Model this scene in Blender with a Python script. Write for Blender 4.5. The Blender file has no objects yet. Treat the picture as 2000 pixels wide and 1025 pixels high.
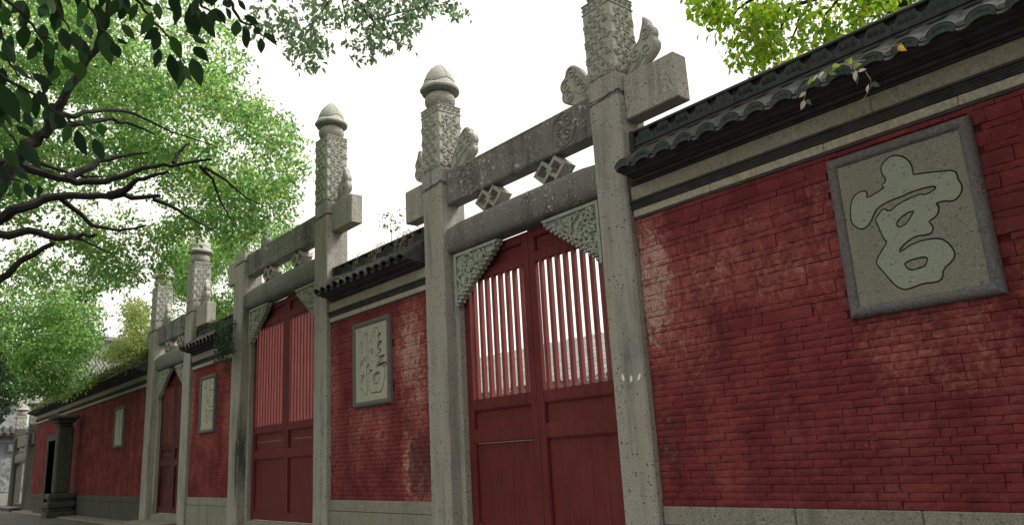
import bpy, bmesh, math, random
import numpy as np
from mathutils import Vector, Matrix, Euler

random.seed(11)
rng = np.random.default_rng(11)
SC = bpy.context.scene
COL = SC.collection

# ------------------------------------------------------------------ camera
# world: X runs along the red wall (to the right), Y into the wall, Z up; the wall face is Y = 0
CR = np.array([[0.6415586444794122, -0.21885864733008345, -0.7351893621255584],
               [0.765114070652522, 0.11410947034820795, 0.6337029964158125],
               [-0.05479931188680112, -0.9690613609393874, 0.2406597476750848]])
CF = 1493.163
CP = np.array([0.0, -7.2, 1.5])
cam_d = bpy.data.cameras.new("camera")
cam = bpy.data.objects.new("camera", cam_d)
COL.objects.link(cam)
_r, _u, _b = CR @ np.array([1, 0, 0]), CR @ np.array([0, -1, 0]), -(CR @ np.array([0, 0, 1]))
cam.matrix_world = Matrix(((_r[0], _u[0], _b[0], CP[0]), (_r[1], _u[1], _b[1], CP[1]), (_r[2], _u[2], _b[2], CP[2]), (0, 0, 0, 1)))
cam_d.sensor_width = 36.0
cam_d.lens = 36.0 * CF / 2000.0
cam_d.clip_start = 0.05
cam_d.clip_end = 2000.0
SC.camera = cam

# ------------------------------------------------------------------ sky, sun, exposure (bright overcast day)
SUN_EL, SUN_AZ = 52.0, 35.0          # azimuth measured from +Y (behind the wall) towards +X
world = bpy.data.worlds.new("World")
SC.world = world
world.use_nodes = True
wn, wl = world.node_tree.nodes, world.node_tree.links
wn.clear()
w_out = wn.new("ShaderNodeOutputWorld")
w_bg = wn.new("ShaderNodeBackground")
w_sky = wn.new("ShaderNodeTexSky")
w_sky.sky_type = 'NISHITA'
w_sky.sun_disc = False
w_sky.sun_elevation = math.radians(SUN_EL)
w_sky.sun_rotation = math.radians(SUN_AZ)
w_sky.air_density = 1.0
w_sky.dust_density = 6.0
w_sky.ozone_density = 1.0
w_hs = wn.new("ShaderNodeHueSaturation")
w_hs.inputs['Saturation'].default_value = 0.18
w_mix = wn.new("ShaderNodeMix")
w_mix.data_type = 'RGBA'
w_mix.inputs[0].default_value = 0.55
w_mix.inputs[7].default_value = (9.8, 9.6, 8.3, 1)      # the even cloud layer
w_bg.inputs['Strength'].default_value = 0.13
wl.new(w_sky.outputs[0], w_hs.inputs['Color'])
wl.new(w_hs.outputs[0], w_mix.inputs[6])
wl.new(w_mix.outputs[2], w_bg.inputs[0])
wl.new(w_bg.outputs[0], w_out.inputs[0])
sun_d = bpy.data.lights.new("sun", 'SUN')
sun_d.energy = 3.0
sun_d.angle = math.radians(12)
sun_d.color = (1.0, 0.95, 0.86)
sun = bpy.data.objects.new("sun", sun_d)
COL.objects.link(sun)
_el, _az = math.radians(SUN_EL), math.radians(SUN_AZ)
_sd = Vector((math.sin(_az) * math.cos(_el), math.cos(_az) * math.cos(_el), math.sin(_el)))
sun.rotation_euler = _sd.to_track_quat('Z', 'Y').to_euler()
SC.view_settings.view_transform = 'Standard'
SC.view_settings.look = 'None'
SC.view_settings.exposure = 0.58
SC.view_settings.gamma = 1.0
SC.view_settings.use_curve_mapping = False
SC.render.engine = 'CYCLES'
SC.cycles.use_denoising = True
SC.cycles.max_bounces = 10
SC.cycles.diffuse_bounces = 7
SC.cycles.transmission_bounces = 8
SC.cycles.transparent_max_bounces = 4


# ------------------------------------------------------------------ pixel <-> world helpers (photo measured at 2000 x 1025)
def ray(px, py):
    v = CR @ np.array([px - 1000.0, py - 512.5, CF])
    return v / np.linalg.norm(v)


def at(px, py, d):
    return CP + ray(px, py) * d


def at_y(px, py, y):
    r = ray(px, py)
    return CP + r * ((y - CP[1]) / r[1])


def proj(p):
    q = CR.T @ (np.asarray(p, float) - CP)
    if q[2] <= 0.05:
        return None
    return 1000 + CF * q[0] / q[2], 512.5 + CF * q[1] / q[2], q[2]


# ------------------------------------------------------------------ materials
class M:
    def __init__(s, name):
        s.m = bpy.data.materials.new(name)
        s.m.use_nodes = True
        s.t = s.m.node_tree
        s.t.nodes.clear()
        s.out = s.new("ShaderNodeOutputMaterial")
        s.geo = s.new("ShaderNodeNewGeometry")
        s.pos = s.geo.outputs['Position']

    def new(s, k):
        return s.t.nodes.new(k)

    def put(s, inp, v):
        if isinstance(v, bpy.types.NodeSocket):
            s.t.links.new(v, inp)
        elif isinstance(v, (tuple, list)) and len(v) == 3 and inp.type == 'RGBA':
            inp.default_value = (*v, 1)
        else:
            inp.default_value = v

    def vec(s, scale=(1, 1, 1), loc=(0, 0, 0), src=None, rot=(0, 0, 0)):
        n = s.new("ShaderNodeMapping")
        s.put(n.inputs['Vector'], src or s.pos)
        n.inputs['Scale'].default_value = scale
        n.inputs['Location'].default_value = loc
        n.inputs['Rotation'].default_value = rot
        return n.outputs[0]

    def noise(s, scale, detail=4, rough=.55, vec=None, dist=0.0):
        n = s.new("ShaderNodeTexNoise")
        s.put(n.inputs['Vector'], vec or s.pos)
        n.inputs['Scale'].default_value = scale
        n.inputs['Detail'].default_value = detail
        n.inputs['Roughness'].default_value = rough
        n.inputs['Distortion'].default_value = dist
        return n.outputs[0]

    def voro(s, scale, vec=None, feature='F1'):
        n = s.new("ShaderNodeTexVoronoi")
        n.feature = feature
        s.put(n.inputs['Vector'], vec or s.pos)
        n.inputs['Scale'].default_value = scale
        return n.outputs['Distance']

    def map(s, v, a, b, c=0.0, d=1.0):
        n = s.new("ShaderNodeMapRange")
        s.put(n.inputs[0], v)
        for i, x in enumerate((a, b, c, d)):
            n.inputs[i + 1].default_value = x
        return n.outputs[0]

    def ramp(s, v, stops):
        n = s.new("ShaderNodeValToRGB")
        e = n.color_ramp.elements
        while len(e) < len(stops):
            e.new(0.5)
        for i, (p, c) in enumerate(stops):
            e[i].position = p
            e[i].color = (*c, 1)
        s.put(n.inputs[0], v)
        return n.outputs[0]

    def math(s, op, a, b=0.0, clamp=False):
        n = s.new("ShaderNodeMath")
        n.operation = op
        n.use_clamp = clamp
        s.put(n.inputs[0], a)
        s.put(n.inputs[1], b)
        return n.outputs[0]

    def mix(s, f, a, b, mode='MIX'):
        n = s.new("ShaderNodeMix")
        n.data_type = 'RGBA'
        n.blend_type = mode
        s.put(n.inputs[0], f)
        s.put(n.inputs[6], a)
        s.put(n.inputs[7], b)
        return n.outputs[2]

    def bump(s, h, strength=.5, dist=.01, normal=None):
        n = s.new("ShaderNodeBump")
        n.inputs['Strength'].default_value = strength
        n.inputs['Distance'].default_value = dist
        s.put(n.inputs['Height'], h)
        if normal is not None:
            s.put(n.inputs['Normal'], normal)
        return n.outputs[0]

    def sep(s):
        n = s.new("ShaderNodeSeparateXYZ")
        s.put(n.inputs[0], s.pos)
        return n.outputs

    def blob(s, x, z, rx, rz):
        """soft 0..1 patch on the wall plane round (x, z)"""
        X, _, Z = s.sep()
        dx = s.math('DIVIDE', s.math('SUBTRACT', X, x), rx)
        dz = s.math('DIVIDE', s.math('SUBTRACT', Z, z), rz)
        r = s.math('ADD', s.math('MULTIPLY', dx, dx), s.math('MULTIPLY', dz, dz))
        return s.map(r, 1.0, 0.0)

    def done(s, color, rough=.85, normal=None, spec=.3):
        p = s.new("ShaderNodeBsdfPrincipled")
        s.put(p.inputs['Base Color'], color)
        s.put(p.inputs['Roughness'], rough)
        p.inputs['Specular IOR Level'].default_value = spec
        if normal is not None:
            s.put(p.inputs['Normal'], normal)
        s.t.links.new(p.outputs[0], s.out.inputs[0])
        return s.m


def granite(name, c_lo, c_mid, c_hi, pit=.6, stain=.5, stain_c=(.06, .07, .05), lichen=.0, lichen_c=(.55, .55, .5), rough=.9, fine=70):
    m = M(name)
    c = m.ramp(m.noise(fine, 3, .75), [(.34, c_lo), (.5, c_mid), (.66, c_hi)])
    big = m.noise(2.1, 5, .6)
    c = m.mix(m.map(big, .35, .7, 0, .55), c, (c_mid[0] * 1.10, c_mid[1] * 1.0, c_mid[2] * .84))
    v = m.voro(17, m.vec((1, 1, 1.15)))
    sel = m.map(m.noise(7, 3), .47, .57)
    pits = m.math('MULTIPLY', m.map(v, .27, .15), sel)
    pits2 = m.math('MULTIPLY', m.map(m.voro(60), .25, .12), m.map(m.noise(5, 3), .48, .6))
    p = m.math('MAXIMUM', pits, pits2)
    c = m.mix(m.math('MULTIPLY', p, pit), c, (.045, .045, .042))
    st = m.noise(1.0, 5, .65, m.vec((5.5, 5.5, .45)))
    st = m.math('MULTIPLY', m.map(st, .46, .70), m.map(m.noise(1.3, 3), .3, .6))
    c = m.mix(m.math('MULTIPLY', st, stain), c, stain_c)
    if name == "granite_grey":
        run = m.math('MULTIPLY', m.blob(-18.76, 1.75, .13, 1.15), m.map(m.noise(3, 5, .7, m.vec((4, 4, .6))), .3, .55))
        c = m.mix(m.math('MULTIPLY', run, 1.4, True), c, (.035, .05, .04))
    if lichen:
        l = m.math('MULTIPLY', m.map(m.noise(22, 4, .7), .56, .64), m.map(m.noise(2.6, 3), .42, .62))
        c = m.mix(m.math('MULTIPLY', l, lichen), c, lichen_c)
    h = m.math('SUBTRACT', m.noise(fine * .8, 4, .7), m.math('MULTIPLY', p, 1.6))
    return m.done(c, rough, m.bump(h, .6, .012), .25)


STONE = granite("granite_grey", (.108, .105, .10), (.300, .288, .268), (.49, .472, .44), .95, .75, (.078, .078, .068))
BEAM = granite("granite_weathered", (.075, .08, .08), (.15, .152, .145), (.25, .25, .235), .6, .75, (.035, .042, .04), .95)
CARVE = granite("granite_carved", (.25, .255, .235), (.32, .325, .30), (.39, .395, .365), .08, .35, (.15, .16, .15), .2, fine=30)
GREENST = granite("green_carved_stone", (.21, .235, .20), (.31, .34, .295), (.40, .43, .38), .1, .4, (.11, .135, .115), fine=40)
SLAB = granite("panel_stone", (.115, .12, .10), (.205, .205, .172), (.29, .285, .24), .35, .3, (.12, .13, .11), fine=85)
SLAB_PALE = granite("pale_panel_stone", (.23, .235, .20), (.36, .36, .31), (.47, .465, .41), .3, .3, (.17, .18, .16), fine=60)
GLYPH = granite("glyph_stone", (.165, .19, .16), (.255, .285, .24), (.335, .365, .31), .3, .2, (.15, .2, .17), fine=70)
FRAME = granite("panel_frame_stone", (.085, .08, .085), (.125, .118, .125), (.17, .16, .165), .2, .4, (.06, .058, .062), fine=30)
SHADESTONE = granite("shade_dark_stone", (.035, .036, .033), (.065, .066, .06), (.11, .11, .10), .4, .6, (.03, .036, .028))  # tree shade at the far left is put into this dark stone colour
PLINTH = granite("plinth_granite", (.115, .112, .10), (.225, .216, .192), (.335, .322, .288), .6, .6, (.07, .08, .06))
FRIEZE = granite("frieze_stone", (.22, .21, .165), (.30, .285, .225), (.38, .36, .29), .12, .45, (.14, .145, .11), fine=20)
LIME = granite("lime_strip", (.26, .235, .19), (.36, .33, .27), (.46, .43, .36), .1, .5, (.2, .15, .12), fine=25)


def plain(name, c, rough=.85, var=.3, scale=12, bump=.3, spec=.3, moss=None, mossamt=.6):
    m = M(name)
    n = m.noise(scale, 5, .65)
    col = m.mix(m.map(n, .3, .7), tuple(x * (1 - var) for x in c), tuple(x * (1 + var) for x in c))
    if moss:
        mm = m.math('MULTIPLY', m.map(m.noise(4.5, 5, .7), .45, .62), mossamt)
        col = m.mix(mm, col, moss)
    return m.done(col, rough, m.bump(m.noise(scale * 4, 4, .7), bump, .008), spec)


TILE = plain("grey_roof_tile", (.040, .041, .039), .9, .5, 9, .5, .2, (.043, .050, .040), .6)
TILE_RELIEF = plain("relief_tile", (.040, .047, .043), .9, .5, 14, .6, .2, (.038, .062, .048), .6)
DARKBRICK = plain("dark_eave_brick", (.05, .05, .052), .9, .4, 7, .4, .2, (.075, .065, .05), .5)
GROUT = plain("dirt_filled_groove", (.016, .018, .017), .95, .2, 8, .1, .1)
CHALK = plain("chalk_paint", (.75, .74, .70), .95, .12, 30, .2, .1)
BARK = plain("bark", (.021, .019, .017), .95, .4, 16, .9, .15)
TWIG = plain("twig_bark", (.045, .035, .026), .9, .3, 20, .3, .15)
STRAW = plain("dry_stem", (.26, .19, .11), .9, .3, 20, .2, .15)
PLASTER = plain("white_plaster", (.60, .62, .62), .9, .18, 1.2, .2, .15, (.30, .32, .32), .55)
PLASTER_OLD = plain("weathered_plaster", (.13, .14, .145), .9, .35, 1.0, .2, .15, (.11, .12, .12), .9)
GREYWASH = plain("stained_whitewash", (.19, .205, .21), .9, .45, 1.1, .2, .15, (.08, .09, .09), .9)
GREYWALL = plain("grey_plaster", (.22, .235, .24), .9, .25, 2, .2, .15)
FAR_TILE = plain("far_roof_tile", (.23, .225, .22), .9, .35, 3, .3, .2)
BLACKWOOD = plain("dark_door_wood", (.018, .014, .014), .7, .3, 8, .2, .3)
IRON = plain("iron", (.03, .028, .027), .6, .3, 20, .2, .5)

# painted brick ----------------------------------------------------
LIME_SPOTS = [(-5.80, 3.35, .36, .85, 1.05), (-5.0, 3.35, .75, .35, .62), (-4.2, 3.2, .7, .32, .55), (-3.6, 3.35, .3, .6, .4),
              (-3.0, 2.28, .4, .36, .5), (-2.35, 2.25, .25, .4, .45), (-2.5, 1.95, .35, .2, .4), (-5.4, 2.75, .4, .5, .55), (-1.7, 2.4, .3, .5, .35), (-4.6, 3.75, .9, .2, .35),
              (-11.15, 3.35, .5, .8, .95), (-11.0, 2.6, .5, .7, .75), (-12.75, 2.25, .6, .42, .6), (-12.2, 2.0, .3, .55, .6),
              (-14.0, 2.8, .22, 1.6, .6), (-11.3, 1.4, .22, .6, .85), (-10.95, 1.02, .5, .3, .7), (-13.1, 1.9, .25, .7, .5), (-22.5, 3.2, .25, 1.1, .8), (-19.7, 2.7, .3, .9, .6), (-21.3, 2.25, .7, .25, .5)]


def red_brick(name, fine=True):
    m = M(name)
    oi = m.new("ShaderNodeObjectInfo")
    rnd = m.math('ADD', m.math('MULTIPLY', oi.outputs['Random'], .5), m.math('MULTIPLY', m.geo.outputs['Random Per Island'], .5))
    base = m.ramp(m.noise(1.7, 6, .62), [(.30, (.095, .019, .021)), (.5, (.165, .033, .035)), (.72, (.245, .062, .060))])
    base = m.mix(m.map(rnd, .15, .85, 0, .38), base, (.105, .019, .023))
    base = m.mix(m.map(m.noise(38, 4, .7), .55, .75, 0, .35), base, (.32, .085, .075))
    # grime: vertical dark wash
    g = m.math('MULTIPLY', m.map(m.noise(1.0, 5, .6, m.vec((2.8, 2.8, .5))), .5, .74), .55)
    base = m.mix(g, base, (.05, .016, .017))
    # lime bloom where the paint has flaked
    tot = None
    for (x, z, rx, rz, a) in LIME_SPOTS:
        b = m.math('MULTIPLY', m.blob(x, z, rx * 1.45, rz * 1.45), a)
        tot = b if tot is None else m.math('MAXIMUM', tot, b)
    n1 = m.noise(5.0, 9, .78, m.vec((1.6, 1.6, 1.1)), .9)
    fl = m.math('ADD', m.math('MULTIPLY', tot, .42), n1)
    soft = m.map(fl, .55, .82, 0, .8)
    hard = m.map(fl, .79, .90)
    fine_n = m.map(m.noise(45, 4, .75), .38, .62)
    base = m.mix(m.math('MULTIPLY', soft, m.map(m.noise(16, 5, .75), .35, .62)), base, (.42, .15, .125))
    base = m.mix(m.math('MULTIPLY', hard, m.math('MULTIPLY', fine_n, .75)), base, (.56, .46, .40))
    # bare purple-grey patch low beside the second pillar, and a strip of it beside the nearest one
    bare = m.math('MAXIMUM', m.blob(-10.95, 1.35, .52, .72), m.math('MULTIPLY', m.blob(-5.78, 1.55, .26, .95), .62))
    bm = m.map(m.math('ADD', m.math('ADD', m.math('MULTIPLY', bare, .9), m.math('MULTIPLY', rnd, .55)), m.math('MULTIPLY', m.noise(6, 6, .75), .6)), .98, 1.06)
    bn = m.math('MULTIPLY', m.math('MULTIPLY', bm, m.map(bare, .02, .2)), .72)
    base = m.mix(bn, base, m.ramp(m.noise(9, 4), [(.3, (.045, .024, .026)), (.55, (.095, .035, .038)), (.75, (.17, .12, .115))]))
    h = m.math('ADD', m.math('MULTIPLY', m.noise(14, 6, .7), 1.0), m.math('MULTIPLY', m.noise(70, 3, .7), .35))
    h = m.math('SUBTRACT', h, m.math('MULTIPLY', hard, .25))
    return m.done(base, .9, m.bump(h, .7, .014), .10)


BRICK = red_brick("red_painted_brick")
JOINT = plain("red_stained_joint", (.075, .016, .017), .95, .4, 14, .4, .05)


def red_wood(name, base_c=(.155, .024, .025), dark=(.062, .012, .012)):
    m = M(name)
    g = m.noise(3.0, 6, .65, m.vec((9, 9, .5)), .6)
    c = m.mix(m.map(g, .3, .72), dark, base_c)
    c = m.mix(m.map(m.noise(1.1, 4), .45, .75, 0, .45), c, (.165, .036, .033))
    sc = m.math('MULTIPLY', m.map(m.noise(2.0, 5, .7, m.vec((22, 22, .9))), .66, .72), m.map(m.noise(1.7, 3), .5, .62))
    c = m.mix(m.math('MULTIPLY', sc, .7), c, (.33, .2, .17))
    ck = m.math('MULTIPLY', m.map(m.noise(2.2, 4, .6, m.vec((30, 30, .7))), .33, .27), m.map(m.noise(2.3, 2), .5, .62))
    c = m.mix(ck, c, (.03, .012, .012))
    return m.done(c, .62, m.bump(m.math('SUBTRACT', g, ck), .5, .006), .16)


WOOD = red_wood("red_painted_wood")
WOOD_SLAT_LIT = red_wood("lit_red_slat_wood", (.225, .062, .060), (.115, .028, .028))  # paler paint carries the light that falls on the slats' side faces
WOOD_SHADED = red_wood("shade_dark_red_wood", (.065, .012, .013), (.028, .007, .007))  # darker copy of the door paint, standing in for shade on the farther gate


# leaves -----------------------------------------------------------
def leaf_mat(name, dark, mid, light, accent=None, trans=.5, rough=.5, spec=.3, per_obj=False, tboost=(1.25, 1.35, .75)):
    m = M(name)
    if per_obj:
        r = m.new("ShaderNodeObjectInfo").outputs['Random']
    else:
        r = m.geo.outputs['Random Per Island']
    stops = [(0.0, dark), (.5, mid), (.9, light)]
    if accent:
        stops.append((.965, accent))
    c = m.ramp(r, stops)
    c = m.mix(m.map(m.noise(.8, 3), .35, .65, 0, .5), c, mid)
    p = m.new("ShaderNodeBsdfPrincipled")
    m.put(p.inputs['Base Color'], c)
    p.inputs['Roughness'].default_value = rough
    p.inputs['Specular IOR Level'].default_value = spec
    t = m.new("ShaderNodeBsdfTranslucent")
    m.put(t.inputs['Color'], m.mix(1.0, c, tboost, 'MULTIPLY'))
    x = m.new("ShaderNodeMixShader")
    x.inputs[0].default_value = trans
    m.t.links.new(p.outputs[0], x.inputs[1])
    m.t.links.new(t.outputs[0], x.inputs[2])
    m.t.links.new(x.outputs[0], m.out.inputs[0])
    return m.m


LEAF_CAMPHOR = leaf_mat("camphor_leaf", (.06, .15, .07), (.135, .27, .11), (.21, .35, .12), (.33, .36, .10), .72, tboost=(1.7, 1.55, 1.05))
LEAF_MID = leaf_mat("overhang_leaf", (.075, .13, .09), (.12, .195, .12), (.18, .255, .12), (.25, .29, .10), .55, tboost=(1.4, 1.4, 1.1))
LEAF_YELLOW = leaf_mat("sunny_leaf", (.05, .13, .03), (.17, .29, .035), (.26, .36, .04), (.50, .42, .04), .64, tboost=(1.5, 1.5, .7))
LEAF_PALE = leaf_mat("pale_yellow_leaf", (.09, .15, .06), (.17, .24, .08), (.25, .30, .09), (.36, .34, .10), .6, tboost=(1.4, 1.35, .9))
LEAF_DARK = leaf_mat("dark_leaf", (.02, .045, .026), (.034, .07, .036), (.05, .10, .045), None, .3, .4, .4)
LEAF_NEAR = leaf_mat("near_leaf", (.012, .030, .016), (.02, .046, .022), (.04, .10, .03), None, .22, .6, .12, True)
FERN = leaf_mat("fern_frond", (.05, .08, .03), (.09, .13, .04), (.17, .18, .05), (.24, .20, .07), .4)
WEED = leaf_mat("weed_leaf", (.035, .06, .03), (.07, .11, .05), (.12, .16, .07), None, .4)


# ------------------------------------------------------------------ mesh building
class MB:
    def __init__(s):
        s.v, s.f = [], []

    def add(s, vs, fs):
        o = len(s.v)
        s.v.extend([tuple(map(float, p)) for p in vs])
        s.f.extend([tuple(i + o for i in f) for f in fs])
        return s

    def box(s, x0, x1, y0, y1, z0, z1, b=0.0):
        if b <= 0:
            vs = [(x, y, z) for x in (x0, x1) for y in (y0, y1) for z in (z0, z1)]
            return s.add(vs, [(0, 1, 3, 2), (4, 6, 7, 5), (0, 4, 5, 1), (2, 3, 7, 6), (0, 2, 6, 4), (1, 5, 7, 3)])
        vs, idx = [], {}
        for ix in (0, 1):
            for iy in (0, 1):
                for iz in (0, 1):
                    X, Y, Z = (x0, x1)[ix], (y0, y1)[iy], (z0, z1)[iz]
                    dx, dy, dz = (b, -b)[ix], (b, -b)[iy], (b, -b)[iz]
                    for a, p in (('x', (X, Y + dy, Z + dz)), ('y', (X + dx, Y, Z + dz)), ('z', (X + dx, Y + dy, Z))):
                        idx[(ix, iy, iz, a)] = len(vs)
                        vs.append(p)
        fs = []
        for k in (0, 1):
            for a, g in (('x', lambda i, j: (k, i, j, 'x')), ('y', lambda i, j: (i, k, j, 'y')), ('z', lambda i, j: (i, j, k, 'z'))):
                q = [idx[g(0, 0)], idx[g(1, 0)], idx[g(1, 1)], idx[g(0, 1)]]
                fs.append(q)
        for i in (0, 1):
            for j in (0, 1):
                fs.append([idx[(0, i, j, 'y')], idx[(1, i, j, 'y')], idx[(1, i, j, 'z')], idx[(0, i, j, 'z')]])
                fs.append([idx[(i, 0, j, 'x')], idx[(i, 1, j, 'x')], idx[(i, 1, j, 'z')], idx[(i, 0, j, 'z')]])
                fs.append([idx[(i, j, 0, 'x')], idx[(i, j, 1, 'x')], idx[(i, j, 1, 'y')], idx[(i, j, 0, 'y')]])
        for ix in (0, 1):
            for iy in (0, 1):
                for iz in (0, 1):
                    fs.append([idx[(ix, iy, iz, a)] for a in 'xyz'])
        return s.add(vs, fs)

    def prism(s, poly, f0, f1):
        """poly of 2-D points; f0, f1 map a 2-D point to the two ends"""
        n = len(poly)
        vs = [f0(*p) for p in poly] + [f1(*p) for p in poly]
        fs = [tuple(range(n))[::-1], tuple(range(n, 2 * n))]
        fs += [(i, (i + 1) % n, n + (i + 1) % n, n + i) for i in range(n)]
        return s.add(vs, fs)

    def prism_y(s, poly, y0, y1):
        return s.prism(poly, lambda x, z: (x, y0, z), lambda x, z: (x, y1, z))

    def prism_x(s, poly, x0, x1):
        return s.prism(poly, lambda y, z: (x0, y, z), lambda y, z: (x1, y, z))

    def tube(s, pts, r, n=6, cap=True):
        pts = [Vector(p) for p in pts]
        k = len(pts)
        if not hasattr(r, '__len__'):
            r = [r] * k
        vs, fs = [], []
        up = Vector((0.13, 0.21, 0.97)).normalized()
        for i, p in enumerate(pts):
            d = (pts[min(i + 1, k - 1)] - pts[max(i - 1, 0)])
            d = d.normalized() if d.length > 1e-9 else Vector((0, 0, 1))
            a = d.cross(up)
            if a.length < 1e-3:
                a = d.cross(Vector((1, 0, 0)))
            a.normalize()
            b = d.cross(a)
            for j in range(n):
                t = 2 * math.pi * j / n
                vs.append(p + (a * math.cos(t) + b * math.sin(t)) * r[i])
        for i in range(k - 1):
            for j in range(n):
                fs.append((i * n + j, i * n + (j + 1) % n, (i + 1) * n + (j + 1) % n, (i + 1) * n + j))
        if cap:
            fs.append(tuple(range(n))[::-1])
            fs.append(tuple(range((k - 1) * n, k * n)))
        return s.add(vs, fs)

    def lathe(s, prof, c=(0, 0, 0), n=24, lobe=None):
        vs, fs = [], []
        for i, (r, z) in enumerate(prof):
            for j in range(n):
                t = 2 * math.pi * j / n
                rr, zz = (r, z) if lobe is None else lobe(i, r, z, t)
                vs.append((c[0] + rr * math.cos(t), c[1] + rr * math.sin(t), c[2] + zz))
        for i in range(len(prof) - 1):
            for j in range(n):
                fs.append((i * n + j, i * n + (j + 1) % n, (i + 1) * n + (j + 1) % n, (i + 1) * n + j))
        fs.append(tuple(range(n))[::-1])
        fs.append(tuple(range((len(prof) - 1) * n, len(prof) * n)))
        return s.add(vs, fs)

    def ridge(s, pts, nrm, w, h):
        """raised carved line on a surface: triangular ridge along pts (3-D), standing out along nrm"""
        nrm = Vector(nrm)
        pts = [Vector(p) for p in pts]
        k = len(pts)
        vs, fs = [], []
        for i, p in enumerate(pts):
            d = pts[min(i + 1, k - 1)] - pts[max(i - 1, 0)]
            a = d.cross(nrm)
            a = a.normalized() if a.length > 1e-9 else Vector((1, 0, 0))
            vs += [p + a * w, p + nrm * h + a * w * .35, p + nrm * h - a * w * .35, p - a * w]
        for i in range(k - 1):
            for j in range(3):
                fs.append((4 * i + j, 4 * i + j + 1, 4 * i + 5 + j, 4 * i + 4 + j))
        return s.add(vs, fs)

    def mesh(s, name, mat, smooth=False):
        me = bpy.data.meshes.new(name)
        me.from_pydata(s.v, [], s.f)
        me.update()
        bm = bmesh.new()
        bm.from_mesh(me)
        bmesh.ops.recalc_face_normals(bm, faces=bm.faces)
        bm.to_mesh(me)
        bm.free()
        if mat:
            me.materials.append(mat)
        if smooth:
            me.polygons.foreach_set("use_smooth", [True] * len(me.polygons))
            try:
                me.set_sharp_from_angle(angle=math.radians(38))
            except Exception:
                pass
        return me

    def build(s, name, mat, parent=None, smooth=False):
        return link(name, s.mesh(name, mat, smooth), parent)


WLOC = {}


def link(name, me, parent=None, loc=(0, 0, 0), rot=None, scale=None):
    o = bpy.data.objects.new(name, me)
    COL.objects.link(o)
    if parent is not None:
        o.parent = parent
        pl = WLOC[parent.name]
        o.matrix_parent_inverse = Matrix.Translation(-pl)
    o.location = loc
    if rot is not None:
        o.rotation_euler = rot
    if scale is not None:
        o.scale = scale
    WLOC[o.name] = Vector((0, 0, 0)) if parent is not None and tuple(loc) == (0, 0, 0) else Vector(loc)
    return o


def tag(o, label, cat, group=None, kind=None):
    o['label'] = label
    o['category'] = cat
    if group:
        o['group'] = group
    if kind:
        o['kind'] = kind
    return o


def thing(name, loc, label, cat, group=None):
    o = bpy.data.objects.new(name, None)
    COL.objects.link(o)
    o.empty_display_size = .3
    o.location = loc
    WLOC[o.name] = Vector(loc)
    return tag(o, label, cat, group)


def structure(o):
    o['kind'] = 'structure'
    return o


def np_mesh(name, V, F, mat, smooth=False):
    """V (n,3), F (m,k) uniform polygons"""
    me = bpy.data.meshes.new(name)
    V = np.asarray(V, np.float32)
    F = np.asarray(F, np.int32)
    me.vertices.add(len(V))
    me.vertices.foreach_set("co", V.ravel())
    k = F.shape[1]
    me.loops.add(F.size)
    me.loops.foreach_set("vertex_index", F.ravel())
    me.polygons.add(len(F))
    me.polygons.foreach_set("loop_start", np.arange(0, F.size, k, dtype=np.int32))
    me.polygons.foreach_set("loop_total", np.full(len(F), k, np.int32))
    me.polygons.foreach_set("use_smooth", np.full(len(F), smooth, bool))
    me.update(calc_edges=True)
    me.validate()
    me.materials.append(mat)
    return me


# ================================================================== GROUND
def ground():
    m = M("dirt_ground")
    c = m.ramp(m.noise(.7, 6, .6), [(.3, (.055, .052, .046)), (.7, (.09, .086, .078))])
    g = m.done(c, .95, m.bump(m.noise(30, 4), .4, .01))
    b = MB()
    b.add([(-900, -900, -.06), (900, -900, -.06), (900, 900, -.06), (-900, 900, -.06)], [(0, 1, 2, 3)])
    structure(b.build("ground", g))
    m = M("paving_stone")
    c = m.ramp(m.noise(1.1, 6, .6), [(.3, (.055, .055, .053)), (.7, (.115, .113, .107))])
    c = m.mix(m.map(m.geo.outputs['Random Per Island'], 0, 1, 0, .45), c, (.14, .137, .128))
    c = m.mix(m.map(m.noise(60, 3, .7), .4, .7, 0, .4), c, (.07, .07, .066))
    pv = m.done(c, .8, m.bump(m.noise(25, 5, .7), .4, .01), .35)
    root = MB().box(-61.5, 8, -16, .0, -.055, -.02).build("pavement", GROUT)
    structure(root)
    # individual slabs near the wall base in view, the rest joined
    near, rest = [], MB()
    x = -61.4
    row = 0
    y = -15.9
    while y < -.72:
        w = random.choice((.55, .6, .7))
        y1 = min(y + w, -.70)
        x = -61.4 + random.random() * .6
        while x < 7.9:
            L = random.uniform(.8, 1.35)
            x1 = min(x + L, 7.95)
            z = random.uniform(-.006, .006)
            q = proj(((x + x1) / 2, (y + y1) / 2, 0))
            a = (x + .008, x1 - .008, y + .008, y1 - .008, -.05, z, .012)
            if q and -40 < q[0] < 460 and 960 < q[1] < 1040 and -40 < x:
                near.append(a)
            else:
                rest.box(*a)
            x = x1
        y = y1
    for a in near[:300]:
        MB().box(*a).build("paving_slab", pv, root)
    for a in near[300:]:
        rest.box(*a)
    r = rest.build("distant_paving_slabs", pv, root)
    r['kind'] = 'stuff'
    # granite kerb course along the foot of the wall
    x = -47.0
    while x < 7.9:
        L = random.uniform(1.3, 1.9)
        MB().box(x + .006, min(x + L, 7.95) - .006, -.69, -.03, -.05, .035 + random.uniform(-.004, .004), .015).build("kerb_slab", PLINTH, root)
        x += L


ground()

# ================================================================== WALL BAYS
WALL_T = .42


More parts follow.
